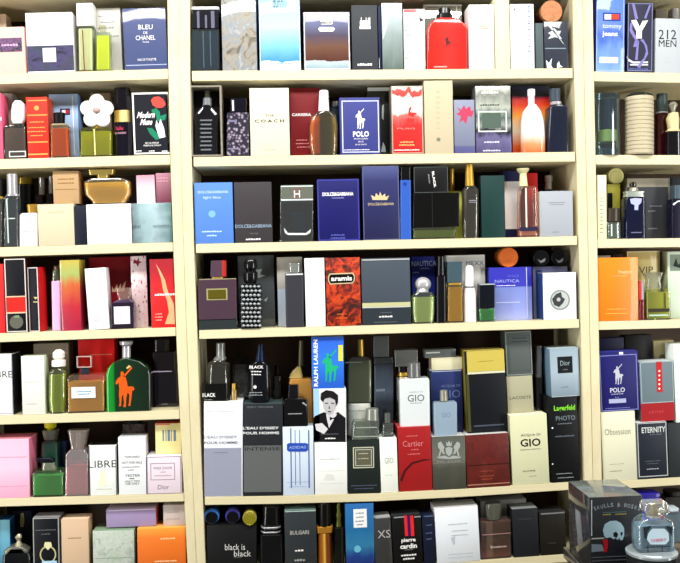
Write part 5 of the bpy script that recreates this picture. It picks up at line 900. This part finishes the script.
a.poly('letter_s', [[(632, 4), (634.5, 4), (638, 19), (635, 19)], [(649, 5), (651, 5), (646, 19), (644, 18)], [(633, 20), (630, 24), (629.5, 31), (633, 37), (635, 40), (633, 47), (636, 47), (638, 40), (634, 33), (632, 29), (632.5, 24), (636, 21)], [(640, 40), (644, 44), (646, 51), (644, 58), (640, 62), (637, 67), (640, 68), (644, 61), (648, 54), (647, 46), (643, 39)], [(637, 40), (639, 41), (637.5, 60), (635, 60)]], m((150, 145, 200)), 2)
a.poly('sweeping_line', [[(626.5, 56), (629, 59), (633, 61.5), (648, 61.5), (648, 63), (633, 63.5), (628, 61)], [(630, 64), (648, 64), (648, 65.5), (630, 65.5)]], m((225, 225, 235)), 1); a.lines([(638, 69, 22)], m((120, 130, 190)), h=1.2)
a = Bx('R', 1, 654.4, 684, 18.5, 'silver-grey carton with big dark numerals over a word', m((200, 206, 210)), m((180, 185, 190)), D=.05, top=m((200, 205, 205)))
a.text('212', 667.5, 34.5, 18.5, m((50, 56, 60)), 9.5); a.text('MEN', 667.5, 43.5, 18.5, m((50, 56, 60)), 6.8); a.lines([(668, 58, 9), (668, 62, 7)], m((200, 205, 205)), h=.8)
a = Bt('R', 1, 668, 680, 8, 'silver-capped bottle behind the carton with dark numerals', Y=.075, D=.03)
a.sh('cap', [(8, 672.5, 680), (18, 672.5, 680)], SV, r=.6); a.sh('bottle_body', [(18.3, 668, 684), (None, 668, 684)], tg((150, 150, 150)), r=.4)
a = Bx('R', 1, 654, 665, 9, 'grey-brown carton top behind the carton with dark numerals', m((150, 145, 135)), Y=.075, D=.04)
# ================================================================ right bay, second row
a = Bt('R', 2, 595.6, 624, 92.5, 'clear blue-grey cylinder bottle with yellow-green liquid', Y=.003, D=.046)
a.sh('bottle_body', [(93, 596.5, 622.5), (None, 596, 623.5)], glass((175, 200, 210), .18), r=1, rnd=True); a.sh('liquid', [(129, 602, 620), (141, 602, 620)], lq((225, 225, 120)), r=1, rnd=True); a.sh('inner_core', [(98, 603, 616), (128.5, 603, 616)], m((70, 84, 100), .3), r=1, rnd=True)
a.sh('base', [(148, 598, 622), (None, 598, 622)], glass((200, 220, 225), .4), r=1, rnd=True)
a = It('R', 2, 628.5, 657, 91.5, 'pale cream ribbed canister with black rims', Y=-.003, D=.046, name='ribbed_canister', cat='canister')
rb = [(95.5, 630, 656.5)]
for i in range(14): rb += [(96.5+i*4.1, 629.6, 656.8), (99.3+i*4.1, 629.6, 656.8), (99.9+i*4.1, 630.3, 656.1)]
rb += [(154, 629.8, 656.8)]
a.sh('canister_body', rb, m((206, 198, 174), .4), r=1, rnd=True); a.sh('lid', [(91.5, 634, 652), (93.5, 631, 656), (95.3, 631, 656)], pl((50, 56, 54)), r=1, rnd=True); a.sh('base_rim', [(154.2, 632, 655), (None, 633, 654)], pl((80, 78, 66)), r=1, rnd=True)
a = Bt('R', 2, 657.5, 670, 92.5, 'maroon bottle with a tall grey cap beside the ribbed canister', Y=.03, D=.026)
a.sh('bottle_body', [(113, 658, 669.5), (None, 658, 670)], tg((95, 30, 36)), r=.6); a.sh('cap', [(93, 659, 669.5), (111, 659, 669.5)], m((96, 108, 108), .3, .3), r=1, rnd=True); a.sh('ring', [(111.2, 658.5, 670), (112.8, 658.5, 670)], SV, r=1, rnd=True)
a = Bt('R', 2, 667.5, 682, 101, 'figure-shaped bottle, pale waist above a dark foot', Y=.0, D=.026)
a.sh('bottle_body', [(112, 672, 679.5), (118, 669, 681), (128, 671, 680.5), (131, 668.5, 682)], m((225, 215, 175), .3), r=.8); a.sh('dark_foot', [(131.3, 668.3, 682.2), (None, 668, 682.5)], tg((36, 30, 44)), r=.7); a.sh('cap', [(101, 673, 678), (104, 671, 680), (108, 673, 678), (111.7, 674, 677.5)], mt((190, 190, 175)), r=1, rnd=True)
# ================================================================ right bay, third row
a = Bx('R', 3, 597, 606.3, 175, 'slim cream carton with vertical print beside the divider', m((242, 238, 205)), m((220, 215, 180)), D=.045, top=W)
a.panel(597.5, 176, 606, 192, m((240, 235, 215)), 'pale_top'); a.lines([(601.5, 198+i*3.8, 3) for i in range(10)], m((150, 148, 120)), h=1)
a2 = Bx('R', 3, 607, 620, 184, 'yellow-gold carton with a black patch behind the small jar bottle', m((175, 170, 80)), m((140, 130, 60)), Y=.045, D=.045)
a2.panel(607.2, 193, 612.5, 210, K, 'black_patch')
roller('R', 3, 616, 174.9, 8, 'pale gold disc cap end lying near the third-row top', a2, .045, m((226, 222, 165), .35, .1), m((190, 185, 120)), Y=.046, rim=m((214, 210, 150), .35, .1))
a = Bt('R', 3, 606.8, 622.5, 208, 'small clear bottle beneath a broad brown-grey cap', D=.03)
a.sh('cap', [(208, 608, 622), (221.5, 607.3, 622)], m((92, 84, 76), .3, .3), r=1, rnd=True); glassbody(a, [(221.8, 607.5, 622.3), (None, 607.5, 622.5)], lq((105, 125, 115)), 224, g=glass((220, 235, 225), .3), r=.8); a.bars([(611, 224, 612.2, 236), (617, 224, 618, 234)], W, 'glass_edge')
a = Bx('R', 3, 626.5, 670, 178, 'grey carton with a beige upper band behind the navy bottle', m((84, 86, 90)), m((160, 155, 140)), Y=.045, D=.05, top=m((200, 195, 180)))
a.panel(623.2, 178.4, 669.8, 187, m((176, 170, 155)), 'beige_band'); a.bars([(668.3, 178.5, 669.7, 237)], m((140, 138, 120)), lvl=2); a.lines([(656, 206, 13), (652, 211, 8), (653, 228.5, 10)], m((150, 150, 152)), h=1.4)
a = Bt('R', 3, 625.5, 646.5, 181, 'midnight blue bottle with silver collar and black bead top', D=.032)
a.sh('bottle_body', [(197, 627, 645.5), (199.5, 625.8, 646.3), (None, 626, 646.5)], tg((36, 44, 84)), r=.4); a.sh('collar', [(191, 626.3, 646.3), (194, 627.3, 645), (196.8, 626.6, 646)], mt((200, 208, 200)), r=.5, d=.8); a.sh('neck', [(187, 632.5, 640), (190.8, 631.5, 641)], mt((205, 200, 180)), r=1, rnd=True); a.sh('bead', [(181.5, 634, 638), (183, 632.3, 639), (186, 632.3, 639), (186.8, 633.5, 638)], m((40, 30, 22), .1, 0, .8), r=1, rnd=True)
a.poly('pale_motif', [[(630, 199), (635, 198), (642, 198.5), (641, 203), (638.5, 205), (638, 210), (634.5, 210), (634.5, 205), (631, 203.5)]], m((195, 200, 235))); a.bars([(631, 232, 641.5, 233)], m((130, 135, 160)))
a = Bt('R', 3, 671.5, 686, 196, 'blue-black bottle cut by the right photo edge', D=.032)
a.sh('bottle_body', [(199, 672, 686), (None, 672, 686)], pl((36, 34, 62)), r=.2); a.sh('cap', [(185, 675, 686), (198.7, 675, 686)], m((110, 128, 140), .3, .4), r=.4); a.poly('white_stroke', [[(672.5, 204), (678, 200.5), (683, 200), (683, 201.5), (678, 202), (673.5, 205.5)]], m((225, 232, 235)))
a = Bx('R', 3, 670.8, 686, 177, 'dark slate carton at the back by the right photo edge', m((70, 74, 80)), Y=.05, D=.045)
# ================================================================ right bay, fourth row
a = Bx('R', 4, 597.8, 638, 257.5, 'vivid orange carton with a small white word', ramp([(0, (242, 150, 40)), (1, (246, 158, 44))], rough=.4), m((215, 130, 30)), D=.05, top=m((252, 200, 110)))
a.text('happy.', 625.5, 272, 14, m((255, 225, 180)), 4.6); a.text('CLINIQUE', 620, 276, 16, m((250, 205, 150)), 1.8); a.lines([(617, 309, 20), (617, 313.5, 24)], m((252, 200, 110)), h=.8)
a = Bx('R', 4, 612, 623.5, 254, 'dark maroon carton behind the vivid orange one', m((72, 36, 46)), Y=.07, D=.035)
a = Bx('R', 4, 598, 611, 255.5, 'white carton top showing behind the vivid orange one', m((225, 222, 225)), Y=.07, D=.035)
a = Bx('R', 4, 627, 660, 251, 'cream-gold carton with dark capitals at the back', ramp([(0, (225, 215, 160)), (.85, (222, 210, 150)), (.9, (200, 180, 120)), (1, (210, 195, 140))]), m((170, 150, 90)), Y=.062, D=.045)
a.text('VIP', 646, 270, 15, m((110, 100, 70)), 7); a.frame(627.3, 251.4, 659.7, 318, .8, m((235, 228, 190)))
a = Bt('R', 4, 637.9, 645.6, 281, 'slim red vial with a silver upper half', D=.02)
a.sh('bottle_body', [(300, 639.6, 645.3), (None, 639.6, 645.5)], tg((150, 22, 34)), r=.8); a.sh('cap', [(281, 639.4, 645), (299.7, 639.4, 645)], ramp([(0, (225, 60, 60)), (.35, (215, 90, 90)), (.5, (175, 185, 190)), (1, (140, 150, 158))], 'X', rough=.25), r=.8)
a = Bt('R', 4, 646, 671, 272, 'square yellow bottle with a flared clear stopper', D=.032)
glassbody(a, [(289, 648, 669), (292, 646.5, 670.3), (None, 647, 671)], lq((225, 212, 90)), 292, g=glass((215, 225, 190), .25), r=.15)
a.sh('stopper', [(272.5, 646.5, 664.5), (275, 647, 664), (280, 649.5, 662), (288.7, 648.5, 663)], glass((210, 215, 205), .4), r=.4, d=.7); a.bars([(648, 308.5, 669.5, 312), (664.5, 293, 665.6, 308)], m((70, 66, 34)), 'dark_base_edge'); a.bars([(649, 314.5, 668, 316)], m((200, 225, 210)), 'glass_edge', 2)
a = Bx('R', 4, 667.5, 688, 251.5, 'pale mint carton with a small picture panel', m((222, 236, 220)), m((190, 200, 180)), Y=.04, D=.05, top=W)
a.panel(670, 254.5, 680.5, 271, m((150, 165, 150)), 'picture_panel'); a.poly('picture_shape', [[(673, 266), (676, 258), (678, 265), (681, 262), (680, 268)]], m((30, 60, 50)), 2)
# ================================================================ right bay, tall row
d1 = Bx('R', 6, 602.6, 636.8, 411.5, 'ivory carton with a pale serif title', m((234, 234, 212)), m((215, 212, 185)), D=.1)
d1.text('Obsession', 617.5, 431.5, 27, m((165, 165, 145)), 6.5); d1.lines([(617, 464, 16)], m((190, 190, 165)), h=.7); d1.lines([(616, 471, 13)], m((165, 165, 140)), h=.9)
d2 = Bx('R', 6, 600.6, 639.5, 351.5, 'indigo carton with silver rider logo above block letters', m((46, 46, 126)), m((34, 34, 100)), on=d1, Y=.006, D=.05, top=m((80, 82, 170)))
d2.frame(599, 354.8, 637.5, 410.5, .8, m((150, 155, 215))); d2.poly('horse_rider_logo', HORSE, m((205, 208, 220)), box=(613.5, 363.5, 623.5, 384.5)); d2.text('POLO', 617.5, 390, 15.5, m((215, 218, 230)), 5, bold=.02); d2.lines([(617.5, 394, 13)], m((190, 192, 215)), h=.8); d2.text('BLUE', 617, 397.3, 4, m((170, 175, 210)), 1.2); d2.panel(609, 398.8, 626, 403, m((190, 196, 225)), 'white_label'); d2.lines([(618, 408, 26)], m((140, 145, 205)), h=.8); d2.bars([(619, 352, 623, 354.4)], W, 'sticker')
d4 = Bx('R', 6, 637.5, 668, 422, 'dark slate carton with silver edges and white capitals', m((56, 62, 76)), m((190, 192, 196)), D=.1, top=W)
d4.frame(637.8, 422.4, 667.8, 476.5, .9, m((200, 204, 206))); d4.text('ETERNITY', 653.5, 429.7, 25, m((222, 226, 226)), 5.8, bold=.02); d4.text('FOR MEN', 656, 434.3, 12, m((150, 156, 162)), 1.4); d4.lines([(653, 461, 16), (653, 463.5, 12)], m((120, 126, 136)), h=.7); d4.lines([(653, 468.8, 13)], m((185, 190, 195)), h=1.1)
d7 = Bx('R', 6, 669, 690, 423, 'dark grey carton cut by the photo edge, tall row', m((66, 72, 76)), D=.1)
d5 = Bx('R', 6, 640.5, 674.5, 361.5, 'steel-blue and red carton with a dotted red ribbon', m((128, 144, 152)), m((100, 110, 116)), on=d4, Y=.008, D=.05, top=m((215, 222, 225)))
d5.panel(640.8, 403, 674.2, 421, m((178, 38, 50)), 'red_lower_band'); d5.panel(656.5, 361.8, 662, 392, m((205, 40, 50)), 'red_ribbon', 2);
for i in range(5): d5.disc('white_dot', 659.2, 371+i*4.4, 1, W, 3)
d5.frame(640.8, 361.8, 674.2, 402.6, .6, m((190, 205, 210))); d5.text('ARMAF', 656, 412, 16, m((215, 90, 95)), 3, lvl=2)
a = Bx('R', 6, 675.6, 692, 344, 'white carton cut by the photo edge above the dark grey one', m((240, 248, 244)), on=d7, Y=.006, D=.05)
a = Bx('R', 6, 655.5, 676, 340.5, 'beige carton at the back above the red ribbon', m((205, 196, 160)), on=d4, Y=.062, D=.038)
a.disc('print_blob', 662, 357, 3, m((150, 140, 110)))
a = Bx('R', 6, 598, 626, 338, 'dark navy carton at the back behind the indigo one', m((34, 36, 84)), on=d1, Y=.062, D=.035)
a = Bx('R', 6, 627, 653.5, 335, 'black carton at the back between navy and beige ones', m((22, 22, 24)), on=d1, Y=.062, D=.036)
# ================================================================ right bay, bottom row
a = Bx('R', 7, 640, 661, 494, 'violet-blue carton behind the crystal bottle', ramp([(0, (70, 110, 190)), (.6, (110, 125, 215)), (.75, (60, 50, 175)), (1, (50, 40, 150))]), m((40, 36, 110)), Y=.0, D=.045, top=m((70, 62, 190)))
a.bars([(641, 499.5, 660, 500.8)], m((120, 115, 230)))
a = Bt('R', 7, 662, 690, 509, 'pale ice-blue sloping-shouldered bottle at the photo edge', Y=.0, D=.04)
glassbody(a, [(512, 668, 682), (516, 664, 690), (None, 663, 690)], m((170, 200, 220), .2, 0, .5, .3), 516, g=glass((225, 240, 248), .3), r=.4); a.sh('cap', [(509, 670, 680), (511.8, 670, 680)], m((215, 225, 235), .3), r=.6)
a = Bt('R', 7, 662, 690, 489.5, 'dark speckled bottle in the shade at the photo edge', Y=.085, D=.04)
a.sh('bottle_body', [(497, 663, 690), (None, 662, 690)], ramp([(0, (150, 130, 90)), (.08, (60, 48, 40)), (.2, (28, 24, 24)), (1, (18, 16, 18))], 'V', scale=8, coat=.6), r=.4); a.sh('cap', [(492, 668, 684), (496.8, 668, 684)], K, r=.6)
# ================================================================ foreground on the counter
YF = -.50
CTZ = PX(620, 572, YF).z
cx0, cx1 = PX(586, 572, YF).x, 1.25
ctr = bpy.data.objects.new('display_counter', None); C.objects.link(ctr); ctr.location = (cx0+.3, -.5, 0)
ctr['label'] = 'shop counter in front of the right bay carrying the skull box'; ctr['category'] = 'counter'
def cbox(n, q, mat):
    bm = bmesh.new(); addbox(bm, *q, .001); o = link(n, bm, mat, ctr); o.matrix_parent_inverse = Matrix.Translation(-Vector(ctr.location)); return o
cbox('counter_top', (cx0+.005, cx1, -.82, -.355, CTZ-.02, CTZ), m((60, 62, 60), .25, 0, .5)); cbox('counter_cabinet', (cx0+.02, cx1-.015, -.8, -.37, .08, CTZ-.0205), LAM); cbox('plinth', (cx0+.04, cx1-.03, -.77, -.39, 0, .0795), m((70, 66, 60)))
f1 = It('F', 0, 590, 643, 496.5, 'big film-wrapped black box printed with a pale skull, standing', Y=YF, D=.118, zb=CTZ, name='perfume_box', cat='perfume box')
f1.carton(wrap((44, 48, 56)), wrap((52, 56, 60)), wrap((120, 128, 126)))
# arched title
tt = 'SKULLS & ROSES'
for i, ch in enumerate(tt):
    u = i/(len(tt)-1)*2-1
    if ch != ' ': f1.text(ch, 617+u*22, 507-3.2*(1-u*u)*1.2+1.5, 3.0 if ch != 'I' else 1, m((150, 160, 165)), 4.2, rot=-u*22, bold=.02)
f1.lines([(607, 514.5, 9), (621, 514, 12)], m((160, 150, 95)), h=1.2); f1.bars([(603, 511.8, 626, 512.5)], m((90, 120, 125)))
f1.poly('skull_print', [[(604, 536), (602.8, 530), (605, 524), (610, 521), (616, 520.5), (621, 523), (624, 528), (624, 535), (622.5, 540), (620, 540), (619.5, 537.5), (617.5, 540), (615.5, 538), (613.5, 539), (610, 537), (606, 538)]], m((170, 195, 205)), 2)
f1.poly('skull_sockets', [[(613, 533), (616, 531.5), (618, 534), (616.5, 537.5), (613.5, 536.5)], [(620.5, 532), (622.5, 532), (622, 535.5), (620.5, 535)]], m((30, 38, 46)), 3)
f1.poly('ribbon_print', [[(602.5, 540), (607, 539), (608, 544), (606.5, 552), (603, 552), (604, 546)]], m((180, 35, 50)), 3); f1.poly('pale_print', [[(591.5, 544), (602, 544.5), (604, 551), (591.5, 552)]], m((130, 145, 155)), 2); f1.bars([(591.5, 537.8, 604, 539)], m((180, 180, 180)), lvl=2)
f1.bars([(591.5, 556, 642, 556.7), (591.5, 559.5, 642, 560.2)], m((110, 115, 120)), 'film_seam', lvl=2)
f1.poly('film_fold', [[(591, 500), (592, 500), (592, 536), (591, 536)]], m((190, 195, 198)), 3)
YB = -.56
tz = PX(651, 556, YB).z
tn = It('F', 0, 627, 676, 549, 'round dark tin with a clear silvery rim under the crystal bottle', Y=YB, zb=CTZ, D=None, name='round_tin', cat='tin')
tn.o.location.y = YB-tn.D/2
tn.sh('tin_body', [(553.5, 628, 675), (None, 629, 674)], m((58, 62, 66), .3, .3), r=1, rnd=True); tn.sh('rim', [(549, 629, 674), (550.5, 627, 676), (553.2, 627, 676)], mt((195, 205, 210), .2), r=1, rnd=True)
tn.H = tn.p(651, 549)[1]; tn.yt = 549
ft = It('F', 0, 634, 672, 501, 'clear crystal bottle with pink lettering and cut-glass cap on the tin', Y=YB, D=.036, on=tn, name='perfume_bottle', cat='perfume bottle')
ft.o.location.y = YB-.018
glassbody(ft, [(516, 641, 666), (520, 636, 670), (524, 634.5, 671.5), (None, 635, 671)], m((190, 215, 228), .2, 0, .5, .35), 523, g=glass((228, 242, 248), .3), r=.35)
ft.sh('neck', [(514.5, 647, 660), (517, 646, 661)], SV, r=1, rnd=True)
ft.sh('cap', [(501, 643, 664.5), (504, 641.5, 666.5), (510, 642, 666), (514, 647, 660)], glass((235, 238, 232), .5), r=.4, d=.8); ft.sh('cap_core', [(502.5, 650, 658), (513.5, 650, 658)], m((205, 190, 140), .2, .6), r=.8, d=.4)
ft.poly('label', [[(644, 530), (648, 525.5), (660, 525.5), (664, 530), (664.5, 537), (661, 541), (646, 541), (642.5, 536)]], m((205, 225, 236)), 1); ft.text('CHEEKY', 654, 536.7, 16, m((225, 115, 150)), 3, lvl=2)
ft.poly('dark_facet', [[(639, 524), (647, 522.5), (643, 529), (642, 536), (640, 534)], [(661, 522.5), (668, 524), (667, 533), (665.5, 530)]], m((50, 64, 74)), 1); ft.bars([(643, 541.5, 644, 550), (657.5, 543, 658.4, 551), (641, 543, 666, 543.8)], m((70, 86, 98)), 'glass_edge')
